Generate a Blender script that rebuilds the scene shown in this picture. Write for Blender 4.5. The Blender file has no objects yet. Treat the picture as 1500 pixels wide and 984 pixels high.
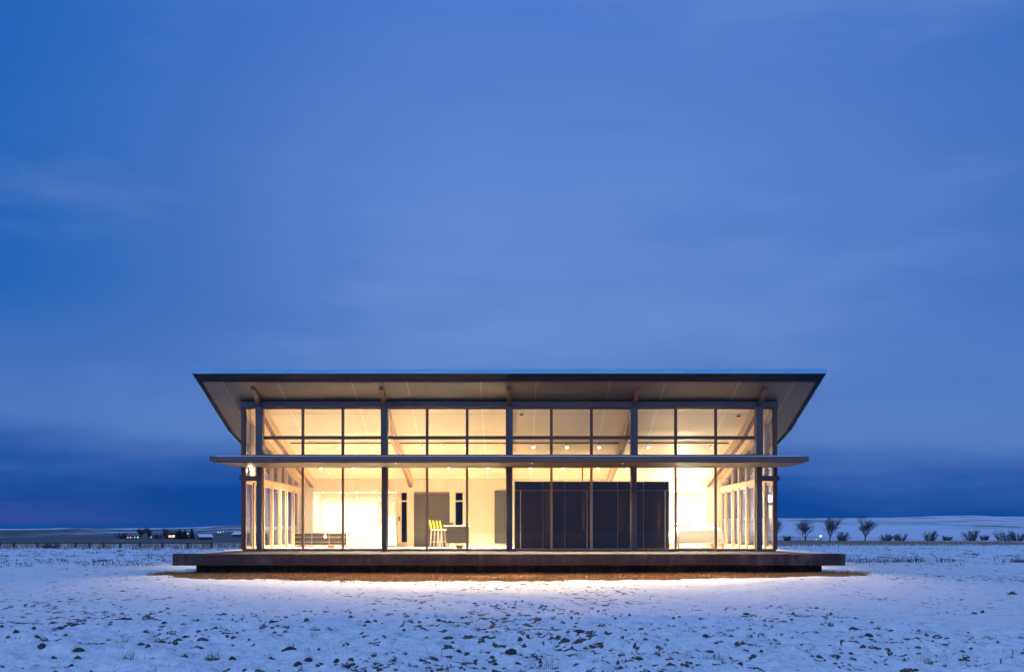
import bpy, math, random
import numpy as np
from mathutils import Vector
R = math.radians
rnd = random.Random(7)
sc = bpy.context.scene
COL = sc.collection

# ------------------------------------------------------------------ camera, sky, sun, exposure
CAM_Z = 1.05
FPX = 1425.0                                   # focal length in pixels of the 1500 px wide photograph
cd = bpy.data.cameras.new('camera')
cd.sensor_fit = 'HORIZONTAL'; cd.sensor_width = 36.0
cd.lens = 36.0 * FPX / 1500.0
cd.shift_y = 288.0 / 1500.0                    # shift lens: the horizon sits low, verticals stay vertical
cd.clip_start = 0.1; cd.clip_end = 20000
cam = bpy.data.objects.new('camera', cd); COL.objects.link(cam)
cam.location = (0, 0, CAM_Z); cam.rotation_euler = (R(90), 0, 0)
sc.camera = cam

sc.view_settings.view_transform = 'Standard'; sc.view_settings.look = 'None'
sc.view_settings.exposure = 0.0; sc.view_settings.gamma = 1.0
sc.view_settings.use_curve_mapping = False
sc.render.engine = 'CYCLES'
cy = sc.cycles
cy.use_denoising = True
cy.max_bounces = 10; cy.diffuse_bounces = 7; cy.glossy_bounces = 4; cy.transmission_bounces = 6
cy.transparent_max_bounces = 24; cy.caustics_reflective = False; cy.caustics_refractive = False
cy.sample_clamp_indirect = 25.0

SUN_EL, SUN_ROT = R(-1.5), R(180)              # the sun is just under the horizon, behind the camera


class NT:
    """small helper for building node trees"""
    def __init__(s, tree):
        s.t = tree; s.n = tree.nodes; s.l = tree.links
    def node(s, typ, **kw):
        n = s.n.new(typ)
        for k, v in kw.items(): setattr(n, k, v)
        return n
    def put(s, sock, v):
        if hasattr(v, 'is_output') or isinstance(v, bpy.types.NodeSocket): s.l.new(v, sock)
        elif v is not None: sock.default_value = v
    def math(s, op, a, b=None, c=None, clamp=False):
        n = s.node('ShaderNodeMath', operation=op, use_clamp=clamp)
        s.put(n.inputs[0], a)
        if b is not None: s.put(n.inputs[1], b)
        if c is not None: s.put(n.inputs[2], c)
        return n.outputs[0]
    def mix(s, f, a, b):
        n = s.node('ShaderNodeMix', data_type='RGBA')
        s.put(n.inputs[0], f); s.put(n.inputs[6], a); s.put(n.inputs[7], b)
        return n.outputs[2]
    def noise(s, vec, scale, detail=3, rough=0.55):
        n = s.node('ShaderNodeTexNoise')
        if vec is not None: s.l.new(vec, n.inputs['Vector'])
        n.inputs['Scale'].default_value = scale; n.inputs['Detail'].default_value = detail
        n.inputs['Roughness'].default_value = rough
        return n.outputs['Fac']
    def ramp(s, f, stops):
        n = s.node('ShaderNodeValToRGB'); s.l.new(f, n.inputs[0])
        e = n.color_ramp.elements
        while len(e) < len(stops): e.new(0.5)
        for i, (p, c) in enumerate(stops):
            e[i].position = p; e[i].color = (c, c, c, 1) if isinstance(c, (int, float)) else (*c, 1)
        return n.outputs[0]
    def smooth(s, v, lo, hi):
        n = s.node('ShaderNodeMapRange', interpolation_type='SMOOTHSTEP')
        s.put(n.inputs[0], v); n.inputs[1].default_value = lo; n.inputs[2].default_value = hi
        return n.outputs[0]
    def scaled(s, vec, sc_):
        n = s.node('ShaderNodeVectorMath', operation='MULTIPLY'); s.l.new(vec, n.inputs[0])
        n.inputs[1].default_value = sc_
        return n.outputs[0]


def make_world():
    w = bpy.data.worlds.new('World'); sc.world = w; w.use_nodes = True
    t = NT(w.node_tree); t.n.clear()
    out = t.node('ShaderNodeOutputWorld')
    tc = t.node('ShaderNodeTexCoord').outputs['Generated']
    sep = t.node('ShaderNodeSeparateXYZ'); t.l.new(tc, sep.inputs[0])
    x, y, z = sep.outputs
    # thin cloud layers: wide, flat streaks
    n1 = t.noise(t.scaled(tc, (1.6, 1.6, 6.0)), 1.4, 4)
    n2 = t.noise(t.scaled(tc, (1.6, 1.6, 9.0)), 2.2, 5)
    wob = t.math('MULTIPLY', t.math('SUBTRACT', n2, 0.5), 0.090)
    tilt = t.math('MULTIPLY', x, 0.012)
    wob2 = t.math('MULTIPLY', t.math('SUBTRACT', n1, 0.5), 0.05)
    zz = t.math('ADD', t.math('ADD', t.math('ADD', z, wob), tilt), wob2)
    col = t.ramp(zz, [(0.0, (0.008, 0.068, 0.315)), (0.030, (0.005, 0.062, 0.312)), (0.055, (0.020, 0.098, 0.395)),
                      (0.105, (0.092, 0.200, 0.515)), (0.20, (0.124, 0.240, 0.590)), (0.33, (0.119, 0.240, 0.620)),
                      (0.48, (0.072, 0.192, 0.610)), (0.62, (0.115, 0.25, 0.66)), (1.0, (0.175, 0.31, 0.70))])
    # darker towards the left and right
    ax = t.math('ABSOLUTE', t.math('SUBTRACT', x, 0.035))
    lft = t.math('ADD', t.math('MULTIPLY', t.smooth(x, 0.1, -0.1), 0.30), 0.62)
    side = t.math('MULTIPLY', t.smooth(ax, 0.04, 0.56), lft)
    side = t.math('MULTIPLY', side, t.smooth(z, 0.72, 0.5))
    side = t.math('MULTIPLY', side, t.smooth(y, -0.1, 0.4))
    col = t.mix(t.math('MULTIPLY', side, t.smooth(z, 0.06, 0.24)), col, (0.002, 0.112, 0.460, 1))
    # paler cloud patches
    cl = t.math('MULTIPLY', t.smooth(n1, 0.48, 0.78), t.smooth(z, 0.06, 0.2))
    cl = t.math('MULTIPLY', cl, 0.62)
    col = t.mix(cl, col, (0.165, 0.290, 0.66, 1))
    dk = t.math('MULTIPLY', t.smooth(n2, 0.52, 0.30), t.smooth(z, 0.08, 0.2))
    col = t.mix(t.math('MULTIPLY', dk, 0.20), col, (0.040, 0.160, 0.530, 1))
    # pink-grey bank low on the left
    pk = t.math('MULTIPLY', t.smooth(x, -0.30, -0.44), t.math('MULTIPLY', t.smooth(z, 0.005, 0.014), t.smooth(z, 0.040, 0.022)))
    pk = t.math('MULTIPLY', pk, t.smooth(n2, 0.42, 0.62))
    col = t.mix(t.math('MULTIPLY', pk, 0.40), col, (0.07, 0.095, 0.38, 1))
    # twilight glow in the sky behind the camera
    back = t.math('MULTIPLY', t.smooth(y, 0.15, -0.8), 0.55)
    col = t.mix(back, col, (0.16, 0.30, 0.70, 1))
    bg = t.node('ShaderNodeBackground'); t.l.new(col, bg.inputs[0]); bg.inputs[1].default_value = 1.0
    sky = t.node('ShaderNodeTexSky', sky_type='NISHITA')
    sky.sun_disc = False; sky.sun_elevation = SUN_EL; sky.sun_rotation = SUN_ROT
    sky.ozone_density = 4.0
    bg2 = t.node('ShaderNodeBackground'); t.l.new(sky.outputs[0], bg2.inputs[0]); bg2.inputs[1].default_value = 0.015
    add = t.node('ShaderNodeAddShader')
    t.l.new(bg.outputs[0], add.inputs[0]); t.l.new(bg2.outputs[0], add.inputs[1])
    t.l.new(add.outputs[0], out.inputs[0])


make_world()
sl = bpy.data.lights.new('dusk_relief_light', 'SUN'); sl.energy = 0.85; sl.angle = R(16); sl.color = (0.42, 0.60, 1.0)
so = bpy.data.objects.new('dusk_relief_light', sl); COL.objects.link(so)
so.location = (0, -20, 30); so.rotation_euler = (R(70), 0, R(-48))  # directional light added for snow relief; the sun is below the horizon


# ------------------------------------------------------------------ materials
def material(name):
    m = bpy.data.materials.new(name); m.use_nodes = True
    t = NT(m.node_tree)
    return m, t, t.n['Principled BSDF']


def simple(name, col, rough=0.6, metal=0.0, var=0.12, scale=3.0, bump=0.0, stretch=(1, 1, 1), spec=0.5):
    m, t, p = material(name)
    tc = t.node('ShaderNodeTexCoord').outputs['Object']
    n = t.noise(t.scaled(tc, stretch), scale, 5)
    a = tuple(min(1, c * (1 - var * 2)) for c in col) + (1,)
    b = tuple(min(1, c * (1 + var * 2)) for c in col) + (1,)
    t.l.new(t.mix(n, a, b), p.inputs['Base Color'])
    p.inputs['Roughness'].default_value = rough; p.inputs['Metallic'].default_value = metal
    p.inputs['Specular IOR Level'].default_value = spec
    if bump:
        bn = t.node('ShaderNodeBump'); bn.inputs['Strength'].default_value = bump; bn.inputs['Distance'].default_value = 0.01
        t.l.new(t.noise(tc, scale * 6, 4), bn.inputs['Height']); t.l.new(bn.outputs[0], p.inputs['Normal'])
    return m


def emit(name, col, strength):
    m, t, p = material(name)
    p.inputs['Base Color'].default_value = (*col, 1)
    p.inputs['Emission Color'].default_value = (*col, 1); p.inputs['Emission Strength'].default_value = strength
    return m


def glass(name, tint=(0.97, 0.985, 0.975)):
    m, t, p = material(name); t.n.remove(p)
    out = t.n['Material Output']
    tr = t.node('ShaderNodeBsdfTransparent'); tr.inputs[0].default_value = (*tint, 1)
    gl = t.node('ShaderNodeBsdfGlossy'); gl.inputs['Roughness'].default_value = 0.01
    lw = t.node('ShaderNodeLayerWeight'); lw.inputs['Blend'].default_value = 0.5
    f5 = t.math('POWER', lw.outputs['Facing'], 5.0)
    fac = t.math('ADD', t.math('MULTIPLY', f5, 0.6), 0.024)
    mx = t.node('ShaderNodeMixShader'); t.l.new(fac, mx.inputs[0])
    t.l.new(tr.outputs[0], mx.inputs[1]); t.l.new(gl.outputs[0], mx.inputs[2]); t.l.new(mx.outputs[0], out.inputs[0])
    return m


def boards(name, col, width, axis=0, dark=0.75, rough=0.6):
    """vertical boarding with thin grooves and board-to-board tone"""
    m, t, p = material(name)
    tc = t.node('ShaderNodeTexCoord').outputs['Object']
    sep = t.node('ShaderNodeSeparateXYZ'); t.l.new(tc, sep.inputs[0])
    u = t.math('DIVIDE', sep.outputs[axis], width)
    fr = t.math('FRACT', u)
    groove = t.math('LESS_THAN', fr, 0.07)
    wn = t.node('ShaderNodeTexWhiteNoise', noise_dimensions='1D'); t.l.new(t.math('FLOOR', u), wn.inputs['W'])
    st = [14, 14, 14]; st[2] = 1.2
    gr = t.noise(t.scaled(tc, tuple(st)), 2.0, 4)
    tone = t.math('ADD', t.math('MULTIPLY', wn.outputs[0], 0.18), t.math('MULTIPLY', gr, 0.20))
    base = t.mix(tone, (*col, 1), tuple(c * 0.62 for c in col) + (1,))
    t.l.new(t.mix(t.math('MULTIPLY', groove, 1 - dark), base, (0.02, 0.015, 0.01, 1)), p.inputs['Base Color'])
    p.inputs['Roughness'].default_value = rough
    return m


def ceiling_mat(name, ca, cb, cj):
    m, t, p = material(name)
    tc = t.node('ShaderNodeTexCoord').outputs['Object']
    sep = t.node('ShaderNodeSeparateXYZ'); t.l.new(tc, sep.inputs[0])
    x, y, z = sep.outputs
    gr = t.noise(t.scaled(tc, (0.6, 9.0, 9.0)), 2.2, 5)
    pl = t.node('ShaderNodeTexWhiteNoise', noise_dimensions='2D')
    cmb = t.node('ShaderNodeCombineXYZ')
    t.l.new(t.math('FLOOR', t.math('DIVIDE', t.math('ADD', x, 6.53), 1.8225)), cmb.inputs[0])
    t.l.new(t.math('FLOOR', t.math('DIVIDE', t.math('ADD', y, 0.45), 1.20)), cmb.inputs[1])
    t.l.new(cmb.outputs[0], pl.inputs['Vector'])
    tone = t.math('ADD', t.math('MULTIPLY', gr, 0.35), t.math('MULTIPLY', pl.outputs[0], 0.22))
    base = t.mix(tone, (*ca, 1), (*cb, 1))
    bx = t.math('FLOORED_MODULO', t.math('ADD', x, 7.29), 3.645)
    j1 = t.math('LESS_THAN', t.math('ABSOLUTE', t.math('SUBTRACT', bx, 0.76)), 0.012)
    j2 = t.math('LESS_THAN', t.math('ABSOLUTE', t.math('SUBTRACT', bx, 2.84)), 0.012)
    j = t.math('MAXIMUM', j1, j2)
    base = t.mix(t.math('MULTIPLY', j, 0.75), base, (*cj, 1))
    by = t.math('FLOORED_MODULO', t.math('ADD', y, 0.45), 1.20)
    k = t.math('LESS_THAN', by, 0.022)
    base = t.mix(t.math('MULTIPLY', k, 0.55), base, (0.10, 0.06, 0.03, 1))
    t.l.new(base, p.inputs['Base Color']); p.inputs['Roughness'].default_value = 0.5
    return m


def concrete_mat():
    m, t, p = material('stained_concrete')
    tc = t.node('ShaderNodeTexCoord').outputs['Object']
    n1 = t.noise(tc, 1.3, 6, 0.65); n2 = t.noise(t.scaled(tc, (1, 1, 0.25)), 7, 5, 0.7); n3 = t.noise(tc, 40, 3)
    v = t.math('ADD', t.math('MULTIPLY', n1, 0.5), t.math('ADD', t.math('MULTIPLY', n2, 0.35), t.math('MULTIPLY', n3, 0.15)))
    c = t.ramp(v, [(0.33, (0.020, 0.012, 0.011)), (0.5, (0.052, 0.036, 0.035)), (0.66, (0.150, 0.115, 0.108))])
    t.l.new(c, p.inputs['Base Color']); p.inputs['Roughness'].default_value = 0.8
    bn = t.node('ShaderNodeBump'); bn.inputs['Strength'].default_value = 0.3; bn.inputs['Distance'].default_value = 0.01
    t.l.new(n2, bn.inputs['Height']); t.l.new(bn.outputs[0], p.inputs['Normal'])
    return m


def snow_mat():
    m, t, p = material('snow_over_field')
    tc = t.node('ShaderNodeTexCoord').outputs['Object']
    at = t.node('ShaderNodeAttribute', attribute_name='bare').outputs['Fac']
    n1 = t.noise(tc, 1.1, 5, 0.6); n2 = t.noise(tc, 14, 5, 0.65); n3 = t.noise(tc, 55, 3)
    sn = t.mix(n1, (0.80, 0.83, 0.86, 1), (0.90, 0.91, 0.92, 1))
    n5 = t.noise(t.scaled(tc, (1, 1.3, 1)), 4.5, 6, 0.68)
    sn = t.mix(t.math('MULTIPLY', t.smooth(n5, 0.50, 0.72), 0.75), sn, (0.46, 0.47, 0.48, 1))
    so_ = t.mix(n2, (0.045, 0.038, 0.032, 1), (0.17, 0.145, 0.115, 1))
    gr = t.mix(n2, (0.20, 0.105, 0.036, 1), (0.50, 0.29, 0.11, 1))
    at2 = t.node('ShaderNodeAttribute', attribute_name='grass').outputs['Fac']
    edge = t.math('ADD', at, t.math('MULTIPLY', t.math('SUBTRACT', n2, 0.5), 0.9))
    col = t.mix(t.smooth(edge, 0.42, 0.62), sn, so_)
    e2 = t.math('ADD', at2, t.math('MULTIPLY', t.math('SUBTRACT', n2, 0.5), 0.8))
    col = t.mix(t.smooth(e2, 0.42, 0.60), col, gr)
    t.l.new(col, p.inputs['Base Color']); p.inputs['Roughness'].default_value = 0.75
    p.inputs['Specular IOR Level'].default_value = 0.2
    bn = t.node('ShaderNodeBump'); bn.inputs['Strength'].default_value = 0.9; bn.inputs['Distance'].default_value = 0.03
    t.l.new(t.math('ADD', n2, t.math('MULTIPLY', n3, 0.4)), bn.inputs['Height']); t.l.new(bn.outputs[0], p.inputs['Normal'])
    return m


def soil_mat():
    m, t, p = material('damp_soil_with_snow')
    tc = t.node('ShaderNodeTexCoord').outputs['Object']
    geo = t.node('ShaderNodeNewGeometry')
    sep = t.node('ShaderNodeSeparateXYZ'); t.l.new(geo.outputs['Normal'], sep.inputs[0])
    rn = t.node('ShaderNodeObjectInfo').outputs['Random']
    n = t.noise(geo.outputs['Position'], 30, 4, 0.7); n2 = t.noise(geo.outputs['Position'], 70, 4, 0.7)
    soil = t.mix(t.math('ADD', n2, t.math('MULTIPLY', t.math('SUBTRACT', rn, 0.5), 0.5)), (0.022, 0.020, 0.020, 1), (0.16, 0.16, 0.16, 1))
    v = t.math('ADD', t.math('MULTIPLY', sep.outputs[2], 0.62), t.math('MULTIPLY', n, 0.75))
    v = t.math('ADD', v, t.math('MULTIPLY', t.math('SUBTRACT', rn, 0.5), 0.40))
    t.l.new(t.mix(t.smooth(v, 0.93, 1.05), soil, (0.80, 0.83, 0.87, 1)), p.inputs['Base Color'])
    p.inputs['Roughness'].default_value = 0.9; p.inputs['Specular IOR Level'].default_value = 0.2
    bn = t.node('ShaderNodeBump'); bn.inputs['Strength'].default_value = 0.9; bn.inputs['Distance'].default_value = 0.012
    t.l.new(n2, bn.inputs['Height']); t.l.new(bn.outputs[0], p.inputs['Normal'])
    return m


def far_mat():
    m, t, p = material('snowy_range_land')
    tc = t.node('ShaderNodeTexCoord').outputs['Object']
    at = t.node('ShaderNodeAttribute', attribute_name='brush').outputs['Fac']
    n1 = t.noise(t.scaled(tc, (1, 0.6, 1)), 0.012, 7, 0.65); n2 = t.noise(tc, 0.11, 5, 0.65)
    v = t.math('ADD', at, t.math('ADD', t.math('MULTIPLY', t.math('SUBTRACT', n1, 0.5), 2.4), t.math('MULTIPLY', t.math('SUBTRACT', n2, 0.5), 0.8)))
    f = t.smooth(v, 0.25, 0.95)
    t.l.new(t.mix(f, (0.72, 0.76, 0.82, 1), (0.115, 0.135, 0.145, 1)), p.inputs['Base Color'])  # brush tone paled, distance haze put into its colour
    p.inputs['Roughness'].default_value = 0.9; p.inputs['Specular IOR Level'].default_value = 0.1
    return m


M = {
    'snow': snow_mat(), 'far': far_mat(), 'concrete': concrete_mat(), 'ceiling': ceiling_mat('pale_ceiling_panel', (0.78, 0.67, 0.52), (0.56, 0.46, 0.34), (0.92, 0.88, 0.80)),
    'soffit': ceiling_mat('shaded_soffit_panel', (0.115, 0.094, 0.077), (0.060, 0.048, 0.039), (0.26, 0.225, 0.185)), 'glass': glass('window_glass'), 'dimmed': glass('dimmed_glass', (0.30, 0.25, 0.22)),  # soffit: the ceiling panels again, outdoor shade put into a darker colour
    'steel': simple('painted_steel', (0.098, 0.082, 0.086), 0.45, 0.0, 0.15, 2.5),
    'dark_steel': simple('dark_roof_metal', (0.009, 0.017, 0.042), 0.8, 0.0, 0.15, 2.0, spec=0.1),
    'galv': simple('sky_tinted_galvanised_edge', (0.15, 0.50, 0.76), 0.42, 0.0, 0.12, 6.0, stretch=(0.5, 4, 4)),  # blue of the reflected sky put into the base colour
    'wood': simple('fir_wood', (0.58, 0.31, 0.13), 0.5, 0, 0.22, 6.0, stretch=(6, 6, 0.6)),
    'wood_pale': simple('pale_fir_wood', (0.60, 0.44, 0.30), 0.5, 0, 0.18, 5.0, stretch=(6, 0.7, 6)),
    'wood_dark': simple('dark_window_wood', (0.12, 0.055, 0.045), 0.5, 0, 0.2, 6.0, stretch=(6, 6, 0.6)),
    'wall': boards('cream_board_wall', (0.76, 0.68, 0.53), 0.115),
    'white_wall': simple('white_plaster', (0.80, 0.76, 0.69), 0.7, 0, 0.03, 2.0),
    'floor': simple('pale_floor', (0.80, 0.73, 0.60), 0.35, 0, 0.08, 2.0),
    'panel': simple('dark_lacquer', (0.030, 0.020, 0.012), 0.07, 0, 0.15, 1.2, spec=0.25),
    'door_dark': boards('dark_board_door', (0.026, 0.018, 0.011), 0.14, dark=0.6, rough=0.45),
    'trim': simple('pale_metal_trim', (0.55, 0.50, 0.44), 0.35, 0.3, 0.05),
    'canopy_soffit': simple('canopy_soffit_panel', (0.15, 0.115, 0.090), 0.6, 0, 0.1, 2.0),
    'black': simple('black_metal', (0.03, 0.03, 0.032), 0.4, 0.3, 0.1),
    'white': simple('white_lacquer', (0.80, 0.79, 0.76), 0.35, 0, 0.03),
    'linen': simple('white_linen', (0.80, 0.77, 0.72), 0.9, 0, 0.06, 4.0, bump=0.4),
    'yellow': simple('yellow_green_plastic', (0.36, 0.40, 0.03), 0.4, 0, 0.06),
    'charcoal': simple('charcoal_board', (0.015, 0.011, 0.008), 0.5, 0, 0.12, 5.0),
    'red': simple('red_orange_box', (0.55, 0.15, 0.05), 0.5, 0, 0.08),
    'rug': simple('rose_rug', (0.52, 0.30, 0.20), 0.95, 0, 0.1, 12.0),
    'picture': simple('beige_print', (0.45, 0.38, 0.28), 0.7, 0, 0.25, 9.0),
    'bulb': emit('lit_bulb', (1.0, 0.80, 0.50), 14.0),
    'bulb_soft': emit('lit_lamp_glass', (1.0, 0.78, 0.48), 6.0),
    'farm_orange': emit('farm_light_orange', (1.0, 0.36, 0.14), 2.2),
    'farm_white': emit('farm_light_white', (1.0, 0.70, 0.42), 2.4),
    'farm_yellow': emit('yard_light_yellow_green', (0.85, 1.0, 0.38), 6.0),
    'farm_green': emit('farm_light_green', (0.35, 1.0, 0.40), 1.6),
    'soil': soil_mat(),
    'tan_grass': simple('dry_grass', (0.30, 0.21, 0.13), 0.9, 0, 0.25, 3.0),
    'brown_grass': simple('brown_turf_grass', (0.36, 0.20, 0.070), 0.9, 0, 0.3, 2.0),
    'stubble': simple('dark_stubble', (0.060, 0.052, 0.042), 0.9, 0, 0.3, 2.0),
    'bark': simple('dark_bark', (0.055, 0.058, 0.060), 0.9, 0, 0.2, 6.0),
    'twig': simple('bare_twigs_hazed', (0.080, 0.098, 0.115), 0.9, 0, 0.25, 2.0),  # paler and bluer than the bark: distance haze put into the colour
    'needles': simple('dark_needles', (0.010, 0.020, 0.022), 0.9, 0, 0.3, 2.0),
    'barn': boards('dark_barn_board', (0.045, 0.045, 0.050), 0.25),
    'roof_snow': simple('snow_on_roof', (0.80, 0.82, 0.86), 0.8, 0, 0.04),
    'post': simple('weathered_post', (0.055, 0.050, 0.048), 0.9, 0, 0.2, 8.0),
}


# ------------------------------------------------------------------ mesh helpers
class MB:
    """collects shapes; build() links them as ONE mesh object"""
    def __init__(s): s.v = []; s.f = []
    def add(s, vs, fs):
        o = len(s.v); s.v += [tuple(v) for v in vs]; s.f += [tuple(i + o for i in f) for f in fs]; return s
    def box(s, x0, x1, y0, y1, z0, z1):
        vs = [(x0, y0, z0), (x1, y0, z0), (x1, y1, z0), (x0, y1, z0), (x0, y0, z1), (x1, y0, z1), (x1, y1, z1), (x0, y1, z1)]
        return s.add(vs, [(0, 3, 2, 1), (4, 5, 6, 7), (0, 1, 5, 4), (1, 2, 6, 5), (2, 3, 7, 6), (3, 0, 4, 7)])
    def bar(s, a, b, w, h):
        """box section between two points, w sideways and h upwards"""
        a, b = Vector(a), Vector(b); d = (b - a).normalized()
        up = Vector((0, 0, 1)) if abs(d.z) < 0.95 else Vector((0, 1, 0))
        sx = d.cross(up).normalized() * w / 2; sz = sx.cross(d).normalized() * h / 2
        vs = []
        for p in (a, b): vs += [p - sx - sz, p + sx - sz, p + sx + sz, p - sx + sz]
        return s.add(vs, [(3, 2, 1, 0), (4, 5, 6, 7), (0, 1, 5, 4), (1, 2, 6, 5), (2, 3, 7, 6), (3, 0, 4, 7)])
    def tube(s, pts, rads, n=8, cap=True):
        rings = []
        for i, p in enumerate(pts):
            p = Vector(p)
            d = (Vector(pts[min(i + 1, len(pts) - 1)]) - Vector(pts[max(i - 1, 0)])).normalized()
            ref = Vector((0, 0, 1)) if abs(d.z) < 0.9 else Vector((1, 0, 0))
            u = d.cross(ref).normalized(); w = d.cross(u).normalized()
            r = rads[i] if isinstance(rads, (list, tuple)) else rads
            rings.append([p + (u * math.cos(2 * math.pi * k / n) + w * math.sin(2 * math.pi * k / n)) * r for k in range(n)])
        vs = [v for ring in rings for v in ring]; fs = []
        for i in range(len(rings) - 1):
            for k in range(n): fs.append((i * n + k, i * n + (k + 1) % n, (i + 1) * n + (k + 1) % n, (i + 1) * n + k))
        if cap: fs.append(tuple(range(n))[::-1]); fs.append(tuple((len(rings) - 1) * n + k for k in range(n)))
        return s.add(vs, fs)
    def lathe(s, prof, c=(0, 0, 0), n=16):
        vs = []; fs = []
        for r, z in prof:
            vs += [(c[0] + r * math.cos(2 * math.pi * k / n), c[1] + r * math.sin(2 * math.pi * k / n), c[2] + z) for k in range(n)]
        for i in range(len(prof) - 1):
            for k in range(n): fs.append((i * n + k, i * n + (k + 1) % n, (i + 1) * n + (k + 1) % n, (i + 1) * n + k))
        fs.append(tuple(range(n))[::-1]); fs.append(tuple((len(prof) - 1) * n + k for k in range(n)))
        return s.add(vs, fs)
    def slab(s, prof, x0, x1):
        """prof = [(y, z_bottom, z_top)] swept across x"""
        n = len(prof); vs = []
        for x in (x0, x1):
            for y, zb, zt in prof: vs += [(x, y, zb), (x, y, zt)]
        fs = []; k = 2 * n
        for i in range(n - 1):
            a, b, c, d = 2 * i, 2 * i + 1, 2 * i + 2, 2 * i + 3
            fs += [(a, c, c + k, a + k), (b, b + k, d + k, d), (a, b, d, c), (a + k, c + k, d + k, b + k)]
        fs += [(0, k, k + 1, 1), (2 * n - 2, 2 * n - 1, k + 2 * n - 1, k + 2 * n - 2)]
        return s.add(vs, fs)
    def build(s, name, mat, parent=None, loc=(0, 0, 0), bevel=0.0, smooth=False, subsurf=0):
        me = bpy.data.meshes.new(name); me.from_pydata(s.v, [], s.f); me.update()
        me.materials.append(mat)
        o = bpy.data.objects.new(name, me); COL.objects.link(o); o.location = loc
        if parent is not None: o.parent = parent
        if smooth:
            for p in me.polygons: p.use_smooth = True
        if bevel:
            b = o.modifiers.new('bevel', 'BEVEL'); b.width = bevel; b.segments = 2; b.limit_method = 'ANGLE'
        if subsurf:
            b = o.modifiers.new('subsurf', 'SUBSURF'); b.levels = subsurf; b.render_levels = subsurf
        return o


def tag(o, label=None, cat=None, group=None, kind=None):
    if label: o['label'] = label
    if cat: o['category'] = cat
    if group: o['group'] = group
    if kind: o['kind'] = kind
    return o


def thing(name, label, cat, loc=(0, 0, 0), rz=0.0, group=None):
    o = bpy.data.objects.new(name, None); COL.objects.link(o)
    o.empty_display_size = 0.2
    o.location = loc; o.rotation_euler = (0, 0, rz)
    return tag(o, label, cat, group)


def np_mesh(name, verts, quads, mat, smooth=True, attrs=None):
    me = bpy.data.meshes.new(name)
    verts = np.asarray(verts, dtype=np.float32); quads = np.asarray(quads, dtype=np.int32)
    k = quads.shape[1]
    me.vertices.add(len(verts)); me.vertices.foreach_set('co', verts.ravel())
    me.loops.add(quads.size); me.loops.foreach_set('vertex_index', quads.ravel())
    me.polygons.add(len(quads)); me.polygons.foreach_set('loop_start', np.arange(0, quads.size, k, dtype=np.int32))
    me.update(calc_edges=True)
    if smooth: me.polygons.foreach_set('use_smooth', np.ones(len(quads), dtype=bool))
    for an, av in (attrs or {}).items():
        a = me.attributes.new(an, 'FLOAT', 'POINT'); a.data.foreach_set('value', np.asarray(av, dtype=np.float32).ravel())
    me.materials.append(mat); me.update()
    o = bpy.data.objects.new(name, me); COL.objects.link(o)
    return o


def grid_quads(nr, nc):
    i = np.arange(nr - 1)[:, None] * nc + np.arange(nc - 1)[None, :]
    i = i.ravel()
    return np.stack([i, i + 1, i + nc + 1, i + nc], 1)


# ------------------------------------------------------------------ terrain functions
def hsh(ix, iy, seed):
    n = (ix.astype(np.int64) * 374761393 + iy.astype(np.int64) * 668265263 + seed * 1442695041) & 0xFFFFFFFF
    n = ((n ^ (n >> 13)) * 1274126177) & 0xFFFFFFFF
    return ((n ^ (n >> 16)) & 0xFFFF) / 65535.0


def vnoise(x, y, seed=0):
    x = np.asarray(x, float); y = np.asarray(y, float)
    ix = np.floor(x); iy = np.floor(y); fx = x - ix; fy = y - iy
    ux = fx * fx * fx * (fx * (fx * 6 - 15) + 10); uy = fy * fy * fy * (fy * (fy * 6 - 15) + 10)
    a = hsh(ix, iy, seed); b = hsh(ix + 1, iy, seed); c = hsh(ix, iy + 1, seed); d = hsh(ix + 1, iy + 1, seed)
    return (a * (1 - ux) + b * ux) * (1 - uy) + (c * (1 - ux) + d * ux) * uy - 0.5


def fbm(x, y, oct=4, seed=0, gain=0.5):
    r = 0.0; a = 1.0; x = np.asarray(x, float); y = np.asarray(y, float)
    for o in range(oct):
        r = r + a * vnoise(x * math.cos(o) - y * math.sin(o), x * math.sin(o) + y * math.cos(o), seed + o * 17)
        x = x * 2.03; y = y * 2.03; a *= gain
    return r


def sst(v, lo, hi):
    t = np.clip((np.asarray(v, float) - lo) / (hi - lo), 0, 1)
    return t * t * (3 - 2 * t)


SK_A = np.array([-1.2, -0.53, -0.46, -0.40, -0.35, -0.32, -0.29, -0.27, -0.2, 0.0, 0.25, 0.29, 0.4, 0.46, 0.53, 1.2])
SK_E = np.array([4.0, 3.0, 5.5, 4.5, 5.0, 6.5, 9.5, 9.5, 9.0, 14.0, 20.5, 21.5, 22.3, 23.2, 22.2, 20.0]) / FPX


def edge_y(X):
    """the far edge of the mown field"""
    return 60.0 + 24.0 * sst(X, -25, 50)


def T(X, Y):
    X = np.asarray(X, float); Y = np.asarray(Y, float)
    Yp = np.maximum(Y, 1.0)
    z = -2.14 * sst(Y, 62, 350)
    ang = np.clip(X / np.maximum(Yp, 30), -1.2, 1.2)
    e = np.interp(ang, SK_A, SK_E)
    far = (e * 2500 + CAM_Z + 2.14) * (np.clip((Y - 330) / 2170, 0, 1) ** 1.15)
    rough = fbm(X / 420, Y / 420, 5, 3) * 7.0 * sst(Y, 500, 1500) + fbm(X / 90, Y / 160, 4, 9) * 1.2 * sst(Y, 250, 700)
    return z + far + rough - 60 * sst(Y, 2700, 6000)


GB_X = np.array([-9.6, -8.8, -8.2, -7.2, -6.0, -3.0, 0.0, 3.0, 6.0, 8.0, 8.9, 9.4])
GB_Y = np.array([25.2, 24.2, 23.2, 22.2, 21.1, 20.9, 21.5, 21.7, 22.1, 23.2, 24.3, 25.2])


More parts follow.
